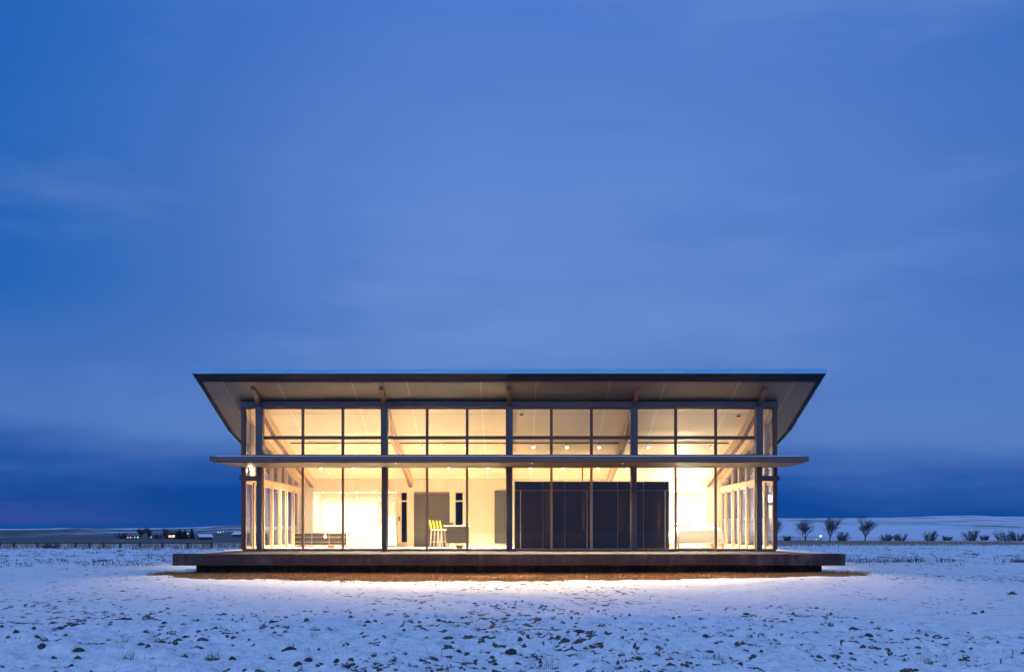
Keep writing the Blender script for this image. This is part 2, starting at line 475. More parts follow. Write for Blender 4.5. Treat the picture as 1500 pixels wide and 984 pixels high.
def near(X, Y):
    """snow micro relief, bare-soil and bare-grass amounts"""
    X = np.asarray(X, float); Y = np.asarray(Y, float)
    w = sst(Y + fbm(X / 2.5, Y / 2.5, 3, 5) * 2.2, 12.6, 10.2)          # lumpy tilled ground near the camera
    z = w * (fbm(X / 0.95, Y / 0.50, 5, 1, 0.58) * 0.075 + np.maximum(0, vnoise(X / 0.30, Y / 0.20, 31)) * 0.055 + fbm(X / 0.16, Y / 0.11, 4, 35, 0.65) * 0.034)
    z = z + (1 - w) * (fbm(X / 1.3, Y / 1.0, 4, 2) * 0.045 + fbm(X / 0.22, Y / 0.22, 2, 77) * 0.018)
    z = z + fbm(X / 7, Y / 5, 2, 8) * 0.07
    b = fbm(X / 0.34, Y / 0.30, 4, 41, 0.6)
    bare = np.clip((b - 0.50) * 4, 0, 1) * w
    fl = fbm(X / 0.10, Y / 0.13, 3, 141, 0.6); cl = fbm(X / 1.6, Y / 2.4, 3, 151)
    bare = np.maximum(bare, np.clip((fl + cl * 0.45 - 0.42 + 0.12 * (1 - w)) * 6, 0, 0.62 + 0.25 * w) * (Y < 31))
    fieldw = sst(Y, 30, 36)
    bare = np.maximum(bare, fieldw * np.clip((fbm(X / 0.5, Y / 1.6, 3, 61, 0.6) - 0.20) * 3.0, 0, 0.75))
    gy = np.interp(X, GB_X, GB_Y) + fbm(X / 0.7, Y / 0.7, 4, 51, 0.6) * 0.9
    grass = np.clip((Y - gy + 0.25) / 0.5, 0, 1) * (Y < 41)
    xe = 9.15 - 0.35 * sst(Y, 25, 27) + fbm(X / 0.8, Y / 0.8, 4, 57, 0.6) * 0.7
    grass = grass * np.clip((xe - np.abs(X + 0.1)) / 0.4 + 0.5, 0, 1) * sst(Y, 41, 39)
    return z * (1 - 0.55 * grass) - 0.02 * grass, bare * (1 - grass), grass


def ground(x, y):
    z, b, g = near(np.array([x]), np.array([y]))
    return float(T(np.array([x]), np.array([y]))[0] + z[0])


def zat(X, Y): return T(X, Y) + near(X, Y)[0]


def make_terrain():
    # fine snow in front of and around the house
    nr, nc = 820, 900
    s = np.linspace(0, 1, nr); Ymin, Ymax = 4.2, 97.0
    p = 0.75
    Yr = (Ymin ** -p + s * (Ymax ** -p - Ymin ** -p)) ** (-1 / p)
    u = np.linspace(-1, 1, nc)
    Y = np.repeat(Yr[:, None], nc, 1); X = u[None, :] * (0.60 * Y + 3.0)
    z, bare, grass = near(X, Y)
    fade = 1 - sst(Y, 70, 95)
    Z = T(X, Y) + z * fade
    edge = np.maximum(sst(np.abs(u)[None, :] + 0 * Y, 0.94, 1.0), sst(Y, 93, 97))
    edge = np.maximum(edge, sst(Y, 4.9, 4.2))
    Z = Z - 0.30 * edge
    V = np.stack([X, Y, Z], -1).reshape(-1, 3)
    o = np_mesh('snow_field', V, grid_quads(nr, nc), M['snow'], True, {'bare': bare, 'grass': grass})
    tag(o, kind='structure')
    # wide range land out to the hills
    th = np.concatenate([np.linspace(R(-180), R(-46), 60)[:-1], np.linspace(R(-46), R(46), 1100), np.linspace(R(46), R(180), 60)[1:]])
    rr = np.concatenate([np.linspace(2.0, 60, 24)[:-1], np.geomspace(60, 6500, 250)])
    RR = np.repeat(rr[:, None], len(th), 1); TH = np.repeat(th[None, :], len(rr), 0)
    X = RR * np.sin(TH); Y = RR * np.cos(TH)
    Z = T(X, Y) - 0.28 * (1 - sst(RR, 78, 93)) * 1.0
    ang = X / np.maximum(np.abs(Y), 1)
    left = sst(ang, -0.05, -0.30) * sst(Y, 150, 260)
    brush = 0.34 + 0.55 * left + 0.55 * sst(Y, 90, 140) * sst(Y, 420, 200) + 0.10 * sst(Y, 500, 300)
    brush = brush - 0.75 * left * sst(Y, 1750, 2350) + fbm(X / 260, Y / 700, 3, 71) * 0.65 * sst(Y, 200, 500)
    brush = np.where(Y < 80, 0.1, brush)
    V = np.stack([X, Y, Z], -1).reshape(-1, 3)
    o = np_mesh('hills', V, grid_quads(len(rr), len(th)), M['far'], True, {'brush': brush})
    tag(o, kind='structure')


make_terrain()

# ------------------------------------------------------------------ the glass house
HX, HY = -0.08, 28.5
FL = 0.51                                              # floor level
house = thing('glass_house', 'lit glass pavilion house with a wide tilted roof on a dark concrete platform', 'house', (HX, HY, 0))
BAY = 3.645
COLX = [-2 * BAY, -BAY, 0.0, BAY, 2 * BAY]
HWX = 7.80                                             # side glass
YB = 7.30                                              # back wall


def S(y):
    """underside of the roof panels; the roof bends inside the front glass"""
    if y <= 1.9: return 4.90 - 0.36 * y
    return 4.216 - 0.22 * (y - 1.9)


# platform and plinth
pf = MB().box(-8.65, 8.65, -3.5, 10.6, 0.21, FL).build('platform', M['concrete'], house, bevel=0.012)
for a, b in ((-8.55, -HWX - 0.12), (HWX + 0.12, 8.55)): MB().box(a, b, -3.2, 10.2, FL + 0.001, FL + 0.016).build('snow_cover', M['roof_snow'], pf, bevel=0.006)
MB().box(-8.185, 8.185, -3.03, 10.1, -0.3, 0.208).build('plinth', M['concrete'], pf)
MB().box(-HWX, HWX, 0.12, YB + 1.75, FL + 0.002, FL + 0.022).build('floor', M['floor'], house)

# roof: panel slab seen from below, metal sheet above it with a bright edge
prof = [(-1.07, 0), (1.9, 0), (YB, 0), (9.3, 0)]
rf = MB().slab([(y, S(y) + 0.035, S(y) + 0.12) for y in (-1.5, 1.9, YB, 9.6)], -8.79, 8.79).build('roof', M['dark_steel'], house)
MB().slab([(y, S(y), S(y) + 0.033) for y in (0.0, 1.9, YB + 0.1)], -HWX, HWX).build('ceiling', M['ceiling'], rf)
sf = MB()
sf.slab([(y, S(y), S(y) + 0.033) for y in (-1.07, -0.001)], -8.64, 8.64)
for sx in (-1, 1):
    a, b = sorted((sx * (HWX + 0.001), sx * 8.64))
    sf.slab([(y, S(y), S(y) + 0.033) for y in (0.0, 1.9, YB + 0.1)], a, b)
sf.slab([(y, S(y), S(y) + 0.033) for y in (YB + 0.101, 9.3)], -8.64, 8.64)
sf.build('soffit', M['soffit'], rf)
ed = MB()
ed.box(-8.81, 8.81, -1.53, -1.503, S(-1.5) + 0.025, S(-1.5) + 0.145)
for sx in (-1, 1):
    a, b = (8.793, 8.81) if sx > 0 else (-8.81, -8.793)
    ed.slab([(y, S(y) + 0.02, S(y) + 0.135) for y in (-1.503, 1.9, YB, 9.6)], a, b)
ed.build('roof_edge', M['galv'], rf)

# rafters: slim outriggers outside, deeper beams inside
for x in COLX:
    b = MB()
    b.slab([(y, S(y) - 0.27, S(y) - 0.004) for y in (0.12, 1.9, YB - 0.01)], x - 0.09, x + 0.09)
    r_ = b.build('rafter', M['wood_pale'], house)
    o_ = MB().slab([(y, S(y) - d, S(y) - 0.004) for y, d in ((-0.83, 0.09), (-0.40, 0.15), (-0.095, 0.21))], x - 0.06, x + 0.06)
    o_.build('outrigger', M['wood_dark'], r_)
    f = MB()
    f.slab([(y, S(y) - 0.31, S(y) - 0.274) for y in (0.12, 1.9, YB - 0.01)], x - 0.055, x + 0.055)
    f.build('flange', M['wood_dark'], r_)

# front columns, canopy, beams
for x in COLX:
    c = MB()
    c.box(x - 0.075, x + 0.075, -0.17, 0.0, FL, 3.0); c.box(x - 0.10, x + 0.10, -0.18, 0.01, 3.10, 4.73)
    c.build('column', M['steel'], house, bevel=0.006)
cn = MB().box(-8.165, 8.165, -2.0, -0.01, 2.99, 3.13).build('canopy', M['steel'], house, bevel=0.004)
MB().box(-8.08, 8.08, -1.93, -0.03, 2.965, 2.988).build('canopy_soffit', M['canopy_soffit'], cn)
MB().box(-8.0, 8.0, -1.9, -0.08, 3.133, 3.16).build('snow_cover', M['roof_snow'], cn)
for k in range(12):                                   # small downlights let into the canopy soffit
    x = -6.9 + 13.8 * k / 11
    d = MB().lathe([(0.012, 2.961), (0.022, 2.9645)], (x, -1.62, 0), 12).build('downlight', M['bulb_soft'] if k in (3, 6, 8) else M['trim'], cn)
    L = bpy.data.lights.new('canopy_lamp', 'SPOT'); L.energy = 2000 * (1 - 0.62 * abs(x / 6.9) ** 2); L.color = (1.0, 0.70, 0.34)
    L.spot_size = R(66); L.spot_blend = 0.85; L.shadow_soft_size = 0.04
    lo = bpy.data.objects.new('canopy_lamp', L); COL.objects.link(lo); lo.parent = house
    lo.location = (x, -1.64, 2.945); lo.rotation_euler = (R(-52), 0, 0)
hb = MB()
hb.box(-HWX - 0.05, HWX + 0.05, -0.09, 0.09, 4.715, 4.885)
hb.build('header_beam', M['steel'], house, bevel=0.006)
MB().box(-HWX, HWX, 0.0, 0.10, 2.99, 3.30).build('sill_beam', M['steel'], house)
MB().box(-HWX, HWX, -0.02, 0.10, FL + 0.001, FL + 0.045).build('base_sill', M['steel'], house)


def window(name, x0, x1, z0, z1, fmat, fw=0.035, transom=None, y0=0.012, y1=0.088):
    b = MB()
    b.box(x0, x0 + fw, y0, y1, z0, z1); b.box(x1 - fw, x1, y0, y1, z0, z1)
    b.box(x0 + fw, x1 - fw, y0, y1, z0, z0 + fw); b.box(x0 + fw, x1 - fw, y0, y1, z1 - fw, z1)
    g = MB(); ym = (y0 + y1) / 2
    if transom:
        b.box(x0 + fw, x1 - fw, y0, y1, transom[0], transom[1])
        g.box(x0 + fw, x1 - fw, ym - 0.008, ym + 0.008, z0 + fw, transom[0])
        g.box(x0 + fw, x1 - fw, ym - 0.008, ym + 0.008, transom[1], z1 - fw)
    else:
        g.box(x0 + fw, x1 - fw, ym - 0.008, ym + 0.008, z0 + fw, z1 - fw)
    w = b.build(name, fmat, house)
    g.build('pane', M['glass'], w)
    return w


for i in range(4):
    a, b = COLX[i] + 0.06, COLX[i + 1] - 0.06
    st = (b - a) / 3
    for k in range(3):
        window('window', a + k * st, a + (k + 1) * st, FL + 0.047, 2.985, M['wood'], 0.034)
        window('clerestory_window', a + k * st, a + (k + 1) * st, 3.305, 4.712, M['wood_dark'], 0.038, (3.79, 3.885))
for sx in (-1, 1):
    a, b = sorted((sx * (2 * BAY + 0.06), sx * (HWX - 0.05)))
    window('corner_window', a, b, FL + 0.047, 2.985, M['wood'], 0.03, (2.57, 2.71))
    window('clerestory_window', a, b, 3.305, 4.712, M['wood_dark'], 0.03)
    pa, pb = sorted((sx * (HWX - 0.048), sx * (HWX + 0.05)))
    MB().box(pa, pb, -0.02, 0.10, FL + 0.046, 4.712).build('corner_post', M['wood_dark'], house)
    ta, tb = sorted((sx * (2 * BAY + 0.08), sx * (HWX + 0.10)))
    MB().box(ta, tb, -0.06, -0.021, 2.565, 2.715).build('transom_beam', M['steel'], house)

# side walls: posts, a transom, glazed doors below and lights above
SY = [0.10, 1.05, 2.20, 3.30, 4.40, 5.35, 6.45, YB]
for sx in (-1, 1):
    def xx(a, b): return sorted((sx * a, sx * b))
    x0, x1 = xx(HWX - 0.04, HWX + 0.045)
    MB().slab([(y, S(y) - 0.20, S(y) - 0.002) for y in (0.10, 1.9, YB)], x0, x1).build('side_beam', M['wood_pale'], house)
    x0, x1 = xx(HWX - 0.08, HWX + 0.08)
    MB().box(x0, x1, 0.101, YB - 0.001, 2.57, 2.71).build('transom_beam', M['wood_pale'], house)
    for j, y in enumerate(SY):
        if j in (0, len(SY) - 1): continue
        x0, x1 = xx(HWX - 0.07, HWX + 0.055)
        w_ = 0.075 if j == 1 else 0.055
        b = MB()
        b.box(x0, x1, y - w_, y + w_, FL + 0.023, 2.569); b.box(x0, x1, y - w_, y + w_, 2.711, S(y) - 0.215)
        b.build('post', M['wood_pale'], house)
    for j in range(len(SY) - 1):
        y0, y1 = SY[j] + 0.076, SY[j + 1] - 0.076
        for (z0, z1, nm, fw) in ((FL + 0.024, 2.567, 'glazed_door', 0.07), (2.713, None, 'side_window', 0.035)):
            x0, x1 = xx(HWX - 0.03, HWX + 0.03); g0, g1 = xx(HWX - 0.008, HWX + 0.008)
            b = MB(); g = MB()
            if z1:
                b.box(x0, x1, y0, y0 + fw, z0, z1); b.box(x0, x1, y1 - fw, y1, z0, z1)
                b.box(x0, x1, y0 + fw, y1 - fw, z0, z0 + fw * 1.6); b.box(x0, x1, y0 + fw, y1 - fw, z1 - fw, z1)
                g.box(g0, g1, y0 + fw, y1 - fw, z0 + fw * 1.6, z1 - fw)
            else:
                ta, tb = S(y0) - 0.205, S(y1) - 0.205
                b.slab([(y0, z0, ta), (y0 + fw, z0, ta - 0.01)], x0, x1); b.slab([(y1 - fw, z0, tb), (y1, z0, tb)], x0, x1)
                b.box(x0, x1, y0 + fw, y1 - fw, z0, z0 + fw)
                if tb - z0 > 0.12:
                    if y0 < 1.9 < y1: g.slab([(y0 + fw, z0 + fw, ta - 0.01), (1.9, z0 + fw, S(1.9) - 0.205), (y1 - fw, z0 + fw, tb)], g0, g1)
                    else: g.slab([(y0 + fw, z0 + fw, ta - 0.01), (y1 - fw, z0 + fw, tb)], g0, g1)
            w = b.build(nm, M['wood_pale'], house)
            if g.v: g.build('pane', M['glass'], w)

# back wall with two lit alcoves, narrow windows and a dark sliding door
bw = MB()
ZT = 2.56
bw.box(-HWX, HWX, YB, YB + 0.2, ZT, S(YB) + 0.03)
for a, b in ((-HWX - 0.06, -7.26), (-4.15, -4.02), (-3.77, -3.54), (-2.21, -2.03), (-1.71, 3.4), (7.22, HWX + 0.06)):
    bw.box(a, b, YB, YB + 0.2, FL + 0.022, ZT)
bw.box(-3.54, -2.21, YB + 0.1, YB + 0.2, FL + 0.022, ZT)
bw.build('back_wall', M['wall'], house)
for a, b in ((-7.26, -4.15), (3.4, 7.22)):
    r_ = MB()
    r_.box(a, b, YB + 1.55, YB + 1.70, FL + 0.022, ZT); r_.box(a - 0.12, a, YB + 0.2, YB + 1.7, FL + 0.022, ZT)
    r_.box(b, b + 0.12, YB + 0.2, YB + 1.7, FL + 0.022, ZT); r_.box(a - 0.12, b + 0.12, YB + 0.2, YB + 1.7, ZT, ZT + 0.06)
    al = r_.build('alcove', M['white_wall'], house)
    n = 5
    for k in range(n):
        x = a + (b - a) * (k + 0.5) / n
        d = MB().lathe([(0.05, -0.012), (0.05, -0.003)], (x, YB + 0.35, ZT), 12).build('downlight', M['bulb'], al)
        L = bpy.data.lights.new('downlight_lamp', 'SPOT'); L.energy = 105; L.color = (1.0, 0.87, 0.66); L.spot_size = R(115); L.spot_blend = 0.9; L.shadow_soft_size = 0.05
        lo = bpy.data.objects.new('downlight_lamp', L); COL.objects.link(lo); lo.parent = house; lo.location = (x, YB + 0.35, ZT - 0.04); lo.rotation_euler = (R(32), 0, 0)
for a, b in ((-4.02, -3.77), (-2.03, -1.71)):
    f = MB()
    for u, v in ((a, a + 0.03), (b - 0.03, b)): f.box(u, v, YB + 0.06, YB + 0.14, FL + 0.022, ZT)
    f.box(a + 0.03, b - 0.03, YB + 0.06, YB + 0.14, 2.19, 2.25); f.box(a + 0.03, b - 0.03, YB + 0.06, YB + 0.14, FL + 0.022, FL + 0.20)
    f.box(a + 0.03, b - 0.03, YB + 0.06, YB + 0.14, ZT - 0.04, ZT)
    w = f.build('narrow_window', M['wood_pale'], house)
    MB().box(a + 0.03, b - 0.03, YB + 0.095, YB + 0.105, FL + 0.20, 2.19).box(a + 0.03, b - 0.03, YB + 0.095, YB + 0.105, 2.25, ZT - 0.04).build('pane', M['dimmed'], w)  # dim look of these panes put into the glass tint
sd = MB().box(-3.53, -2.22, YB + 0.03, YB + 0.09, FL + 0.03, 2.50).build('sliding_door', M['door_dark'], house)
MB().box(-3.53, -2.22, YB + 0.02, YB + 0.09, 2.505, 2.555).build('door_head', M['wood_dark'], sd)
wp = MB().box(-0.56, -0.13, YB - 0.05, YB - 0.002, 0.66, 2.60).build('wall_panel', M['charcoal'], house)
MB().box(-4.0 - 0.10, -4.0 - 0.04, YB - 0.02, YB - 0.001, 1.50, 1.66).build('wall_switch', M['wood_dark'], house)

# dark lacquered storage core standing behind the front glass
PX0, PX1, PY0, PY1, PZ = 0.17, 4.96, 1.70, 4.40, 2.64
core = MB().box(PX0, PX1, PY0 + 0.03, PY1, FL + 0.022, PZ).build('storage_core', M['charcoal'], house)
xs = [PX0, 0.345, 1.04, 1.72, 2.41, 3.36, 4.16, 4.835, PX1]
for k in range(len(xs) - 1):
    MB().box(xs[k] + 0.006, xs[k + 1] - 0.006, PY0, PY0 + 0.028, FL + 0.04, 2.355).build('door_panel', M['panel'], core)
    MB().box(xs[k] + 0.006, xs[k + 1] - 0.006, PY0, PY0 + 0.028, 2.367, PZ).build('top_panel', M['panel'], core)
tr = MB()
tr.box(PX0 - 0.025, PX0 - 0.002, PY0 - 0.005, PY0 + 0.05, FL + 0.022, PZ)
for x in (0.345, 2.41, 4.835): tr.box(x - 0.014, x + 0.014, PY0 - 0.012, PY0 - 0.002, FL + 0.04, 2.35)
tr.box(0.345, 4.83, PY0 - 0.012, PY0 - 0.002, FL + 0.024, FL + 0.038)
tr.build('trim', M['trim'], core)
tj = MB()
for x in (1.04, 1.72, 3.36, 4.16): tj.box(x - 0.004, x + 0.004, PY0 + 0.004, PY0 + 0.02, FL + 0.04, PZ)
tj.box(PX0, PX1, PY0 + 0.004, PY0 + 0.02, 2.356, 2.366)
tj.build('panel_joint', M['trim'], core)
MB().tube([(2.31, PY0 + 0.6, PZ), (2.31, PY0 + 0.6, 3.12)], 0.025, 10).build('flue_pipe', M['wood'], core)


# ------------------------------------------------------------------ ceiling tracks with spot heads
def track(label, y, heads, drop, lamp_w, tilt, face):
    z = S(y)
    t = thing('track_light', label, 'track light', (HX, HY + y, z - 0.004), 0)
    MB().box(-7.1, 7.1, -0.018, 0.018, -0.035, -0.002).build('rail', M['wood_dark'], t)
    for (px, w) in heads:
        x = (px - 745.0) / FPX * (HY + y)
        h = MB().tube([(x, 0, -0.035), (x, 0, -drop + 0.05)], 0.008, 6)
        h.tube([(x, 0.035, -drop + 0.05), (x, -0.03, -drop - 0.01)], [0.034, 0.050], 12)
        hd = h.build('spot_head', M['trim'], t)
        d = Vector((0, -0.06, -0.055)).normalized()
        c = Vector((x, -0.03, -drop - 0.01)) + d * 0.004
        b = MB().tube([c, c + d * 0.014], [0.046 if w > 0.6 else 0.03, 0.034 if w > 0.6 else 0.02], 12)
        b.build('bulb', M['bulb'] if w > 0.6 else M['bulb_soft'], hd)
        L = bpy.data.lights.new('spot_lamp', 'SPOT'); L.energy = lamp_w * w; L.color = (1.0, 0.82, 0.55)
        L.spot_size = R(118 if y > 4 else 100); L.spot_blend = 0.7; L.shadow_soft_size = 0.045
        lo = bpy.data.objects.new('spot_lamp', L); COL.objects.link(lo); lo.parent = t
        lo.location = c + d * 0.05; lo.rotation_euler = (tilt, 0, 0)
    return t


track('long ceiling track nearer the back wall with a row of small lit spotlights', 5.45,
      [(469, 1), (516, 1), (560, 1), (656, 1), (683.5, 1), (713, 1), (775, 1), (823, 1), (874, 1), (917, 1), (976, .6), (1020, .6)], 0.13, 2050, R(-16), 1)
track('long ceiling track nearer the front glass seen through the upper windows', 3.0,
      [(493, .6), (544, .6), (616, .6), (649, .6), (679, .6), (780, 1), (829, 1), (876, 1), (948, 1), (993, .6), (1040, .6)], 0.15, 1150, R(-22), 1)


def at(px, y, py=None):
    """house coordinates of a photo column at house depth y; py gives a height"""
    X = (px - 745.0) / FPX * (HY + y)
    return X if py is None else (X, CAM_Z + (780.0 - py) * (HY + y) / FPX)


def smoke(px, py, y, label):
    x, z = at(px, y, py)
    t = thing('smoke_detector', label, 'smoke detector', (HX + x, HY + y, S(y) - 0.002))
    MB().lathe([(0.075, -0.012), (0.075, 0.0)], n=16).build('base', M['white'], t)
    MB().lathe([(0.05, -0.05), (0.065, -0.035), (0.065, -0.0125)], n=16).build('sensor', M['wood_dark'], t)


smoke(763, 608, 0.75, 'round smoke detector on the ceiling right of the middle column')
smoke(1081, 611, 0.85, 'round smoke detector on the ceiling near the right end of the house')

# corner lamp in the left corner window
t = thing('corner_lamp', 'small bright lamp hanging in the left corner window', 'lamp', (HX + at(366, 0.55), HY + 0.55, S(0.55) - 0.2))
MB().tube([(0, 0, 0.19), (0, 0, -1.42)], 0.006, 6).build('cord', M['wood_dark'], t)
MB().tube([(0, 0, -1.42), (0, 0, -1.50)], [0.02, 0.03], 10).build('socket', M['trim'], t)
MB().lathe([(0.012, -1.565), (0.028, -1.545), (0.028, -1.52), (0.018, -1.501)], n=12).build('bulb', M['bulb'], t)
L = bpy.data.lights.new('corner_bulb', 'POINT'); L.energy = 40; L.color = (1, 0.74, 0.42); L.shadow_soft_size = 0.03
lo = bpy.data.objects.new('corner_bulb', L); COL.objects.link(lo); lo.parent = t; lo.location = (0, 0, -1.61)

# ------------------------------------------------------------------ furniture
FZ = FL + 0.0225
# low dark cabinet on the left
x0, x1 = at(430, 5.0), at(506, 5.0)
t = thing('low_cabinet', 'long low dark cabinet with pale edges in front of the left alcove', 'cabinet', (HX + (x0 + x1) / 2, HY + 5.0, FZ))
hw = (x1 - x0) / 2
MB().box(-hw, hw, 0, 0.45, 0.10, 0.50).build('body', M['trim'], t)
MB().box(-hw - 0.01, hw + 0.01, -0.02, 0.46, 0.502, 0.53).build('top', M['trim'], t)
for z0, z1 in ((0.11, 0.195), (0.215, 0.365), (0.385, 0.49)):
    for k in range(3):
        a = -hw + 2 * hw * k / 3
        MB().box(a + 0.012, a + 2 * hw / 3 - 0.012, -0.022, -0.002, z0, z1).build('drawer', M['charcoal'], t)
for x in (-hw + 0.06, hw - 0.06):
    for y in (0.05, 0.40): MB().box(x - 0.02, x + 0.02, y - 0.02, y + 0.02, 0.0, 0.099).build('leg', M['trim'], t)
# small standing lamp before it
x = at(475, 3.8)
t = thing('standing_lamp', 'small lit lamp on a thin stem in front of the low dark cabinet', 'lamp', (HX + x, HY + 3.8, FZ))
MB().lathe([(0.09, 0), (0.09, 0.012), (0.012, 0.02)], n=16).build('base', M['black'], t)
MB().tube([(0, 0, 0.02), (0, 0, 0.34)], 0.007, 8).build('stem', M['black'], t)
MB().lathe([(0.012, 0.34), (0.035, 0.37), (0.042, 0.40), (0.030, 0.435), (0.008, 0.45)], n=16).build('bulb', M['bulb'], t, smooth=True)
L = bpy.data.lights.new('standing_bulb', 'POINT'); L.energy = 25; L.color = (1, 0.74, 0.42); L.shadow_soft_size = 0.05
lo = bpy.data.objects.new('standing_bulb', L); COL.objects.link(lo); lo.parent = t; lo.location = (0, 0, 0.55)
# rug and red box
x = at(478, 3.4)
t = tag(MB().box(-1.1, 1.1, -0.8, 0.8, 0, 0.012).build('rug', M['rug'], None, (HX + at(500, 4.0), HY + 3.75, FZ)), 'flat rose rug on the pale floor before the low cabinet', 'rug')
t = thing('floor_box', 'small red orange box lying on the rug beside the thin lamp', 'box', (HX + at(484, 3.6), HY + 3.6, FZ + 0.013))
MB().box(-0.10, 0.10, -0.07, 0.07, 0, 0.08).build('body', M['red'], t)
MB().box(-0.105, 0.105, -0.075, 0.075, 0.081, 0.10).build('lid', M['red'], t)
# pendant in the left alcove
x, z = at(521, 8.0, 755)
t = thing('pendant_lamp', 'thin pendant lamp with a flat disc shade hanging in the left alcove', 'lamp', (HX + x, HY + 8.0, ZT - 0.002))
MB().tube([(0, 0, 0), (0, 0, z - ZT + 0.03)], 0.012, 8).build('rod', M['wood'], t)
MB().lathe([(0.16, z - ZT - 0.03), (0.165, z - ZT - 0.01), (0.04, z - ZT + 0.03)], n=20).build('lamp_shade', M['wood_pale'], t)
# picture on the alcove wall
x, z0 = at(559, 8.8, 769); _, z1 = at(559, 8.8, 734)
t = thing('framed_picture', 'beige framed picture on the white wall of the left alcove', 'picture', (HX + x, HY + YB + 1.55, 0))
MB().box(-0.19, 0.19, -0.03, -0.001, z0, z1).build('frame', M['wood_pale'], t)
MB().box(-0.16, 0.16, -0.036, -0.0305, z0 + 0.03, z1 - 0.03).build('print', M['picture'], t)
# refrigerator
t = thing('refrigerator', 'tall white refrigerator against the wall right of the left alcove', 'refrigerator', (HX - 4.31, HY + YB - 0.62, FZ))
MB().box(-0.19, 0.19, 0, 0.6, 0.05, 1.72).build('body', M['white'], t, bevel=0.01)
MB().box(-0.19, 0.19, -0.035, -0.003, 0.06, 1.10).build('door', M['white'], t, bevel=0.008)
MB().box(-0.19, 0.19, -0.035, -0.003, 1.115, 1.71).build('door', M['white'], t, bevel=0.008)
MB().box(0.13, 0.15, -0.07, -0.037, 0.75, 1.05).box(0.13, 0.15, -0.07, -0.037, 1.16, 1.45).build('handle', M['trim'], t)
MB().box(-0.17, 0.17, 0.03, 0.57, 0, 0.049).build('base', M['black'], t)
# counter with a dark front
t = thing('kitchen_counter', 'dark fronted counter with a white top beside the yellow stools', 'counter', (HX - 1.78, HY + 4.5, FZ))
MB().box(-0.44, 0.44, -0.35, 0.45, 0.73, 0.77).build('top', M['white'], t, bevel=0.006)
MB().box(-0.34, 0.40, -0.30, 0.40, 0.17, 0.728).build('cabinet', M['charcoal'], t)
for sx in (-0.32, 0.38):
    for y in (-0.26, 0.36): MB().box(sx - 0.025, sx + 0.025, y - 0.025, y + 0.025, 0, 0.169).build('leg', M['white'], t)
t2 = thing('black_tray', 'dark shallow tray on the white counter top next to the stools', 'tray', (HX - 2.06, HY + 4.45, FZ + 0.771))
MB().box(-0.15, 0.15, -0.12, 0.12, 0, 0.012).box(-0.15, 0.15, -0.12, -0.10, 0.0125, 0.085).box(-0.15, 0.15, 0.10, 0.12, 0.0125, 0.085).box(-0.15, -0.13, -0.0995, 0.0995, 0.0125, 0.085).box(0.13, 0.15, -0.0995, 0.0995, 0.0125, 0.085).build('tray_body', M['black'], t2)
t2 = thing('shoe_basket', 'small dark basket on the floor under the counter', 'basket', (HX - 1.66, HY + 3.95, FZ))
MB().lathe([(0.10, 0), (0.15, 0.10), (0.14, 0.10), (0.09, 0.01)], n=14).build('basket_body', M['charcoal'], t2)


def make_stool(loc, label):
    t = thing('bar_stool', label, 'stool', loc, 0, 'yellow backed stools beside the counter')
    MB().box(-0.13, 0.13, -0.16, 0.16, 0.605, 0.635).build('seat', M['white'], t, bevel=0.010)
    b = MB()
    for k in range(4):
        y = -0.135 + 0.09 * k
        b.bar((-0.12, y, 0.66), (-0.17, y, 0.90), 0.045, 0.028)
    b.bar((-0.17, -0.17, 0.915), (-0.17, 0.17, 0.915), 0.03, 0.045)
    b.build('backrest', M['yellow'], t)
    for sx in (-1, 1):
        for sy in (-1, 1):
            MB().tube([(sx * 0.11, sy * 0.14, 0.605), (sx * 0.15, sy * 0.17, 0.0)], 0.0085, 8).build('leg', M['trim'], t)
    MB().bar((-0.135, -0.155, 0.22), (0.135, -0.155, 0.22), 0.012, 0.012).bar((-0.135, 0.155, 0.22), (0.135, 0.155, 0.22), 0.012, 0.012).build('footrest', M['trim'], t)
    return t


def copy_thing(o):
    c = o.copy(); COL.objects.link(c)
    for ch in o.children:
        d = ch.copy(); COL.objects.link(d); d.parent = c
        for g in ch.children:
            e = g.copy(); COL.objects.link(e); e.parent = d
    return c


STL = ['yellow backed stool nearest the front glass', 'yellow backed stool second from the front glass',
       'yellow backed stool third from the front glass', 'yellow backed stool nearest the dark sliding door']
st0 = make_stool((HX - 2.46, HY + 3.5, FZ), STL[0])
for k in range(1, 4):
    c = copy_thing(st0); c.location = (HX - 2.46 + 0.070 * k, HY + 3.5 + 0.55 * k, FZ); c['label'] = STL[k]

# bed on the right
x0, x1 = at(984, 4.6), at(1055, 4.6)
t = thing('bed', 'white bed with a thick rumpled quilt beside the right glass wall', 'bed', (HX + (x0 + x1) / 2, HY + 3.9, FZ))
hw = (x1 - x0) / 2
MB().box(-hw, hw, 0, 1.9, 0.16, 0.24).build('bed_frame', M['white'], t, bevel=0.01)
for sx in (-hw + 0.08, hw - 0.08):
    for y in (0.08, 1.82): MB().box(sx - 0.03, sx + 0.03, y - 0.03, y + 0.03, 0, 0.159).build('leg', M['wood'], t)
MB().box(-hw + 0.02, hw - 0.02, 0.02, 1.88, 0.242, 0.46).build('mattress', M['linen'], t, bevel=0.06)
nx, ny = 26, 26
vs = []; fs = []
for j in range(ny):
    for i in range(nx):
        u, v = i / (nx - 1) * 2 - 1, j / (ny - 1) * 2 - 1
        r = max(abs(u), abs(v))
        zz = 0.52 + 0.19 * (1 - r ** 6) - (0.28 * max(0, (r - 0.86) / 0.14)) + 0.05 * math.sin(u * 7 + v * 3) * (1 - r) + 0.03 * math.sin(v * 13 - u * 5) * (1 - r)
        vs.append((u * (hw + 0.04), 0.95 + v * 0.97, zz))
for j in range(ny - 1):
    for i in range(nx - 1): a = j * nx + i; fs.append((a, a + 1, a + nx + 1, a + nx))
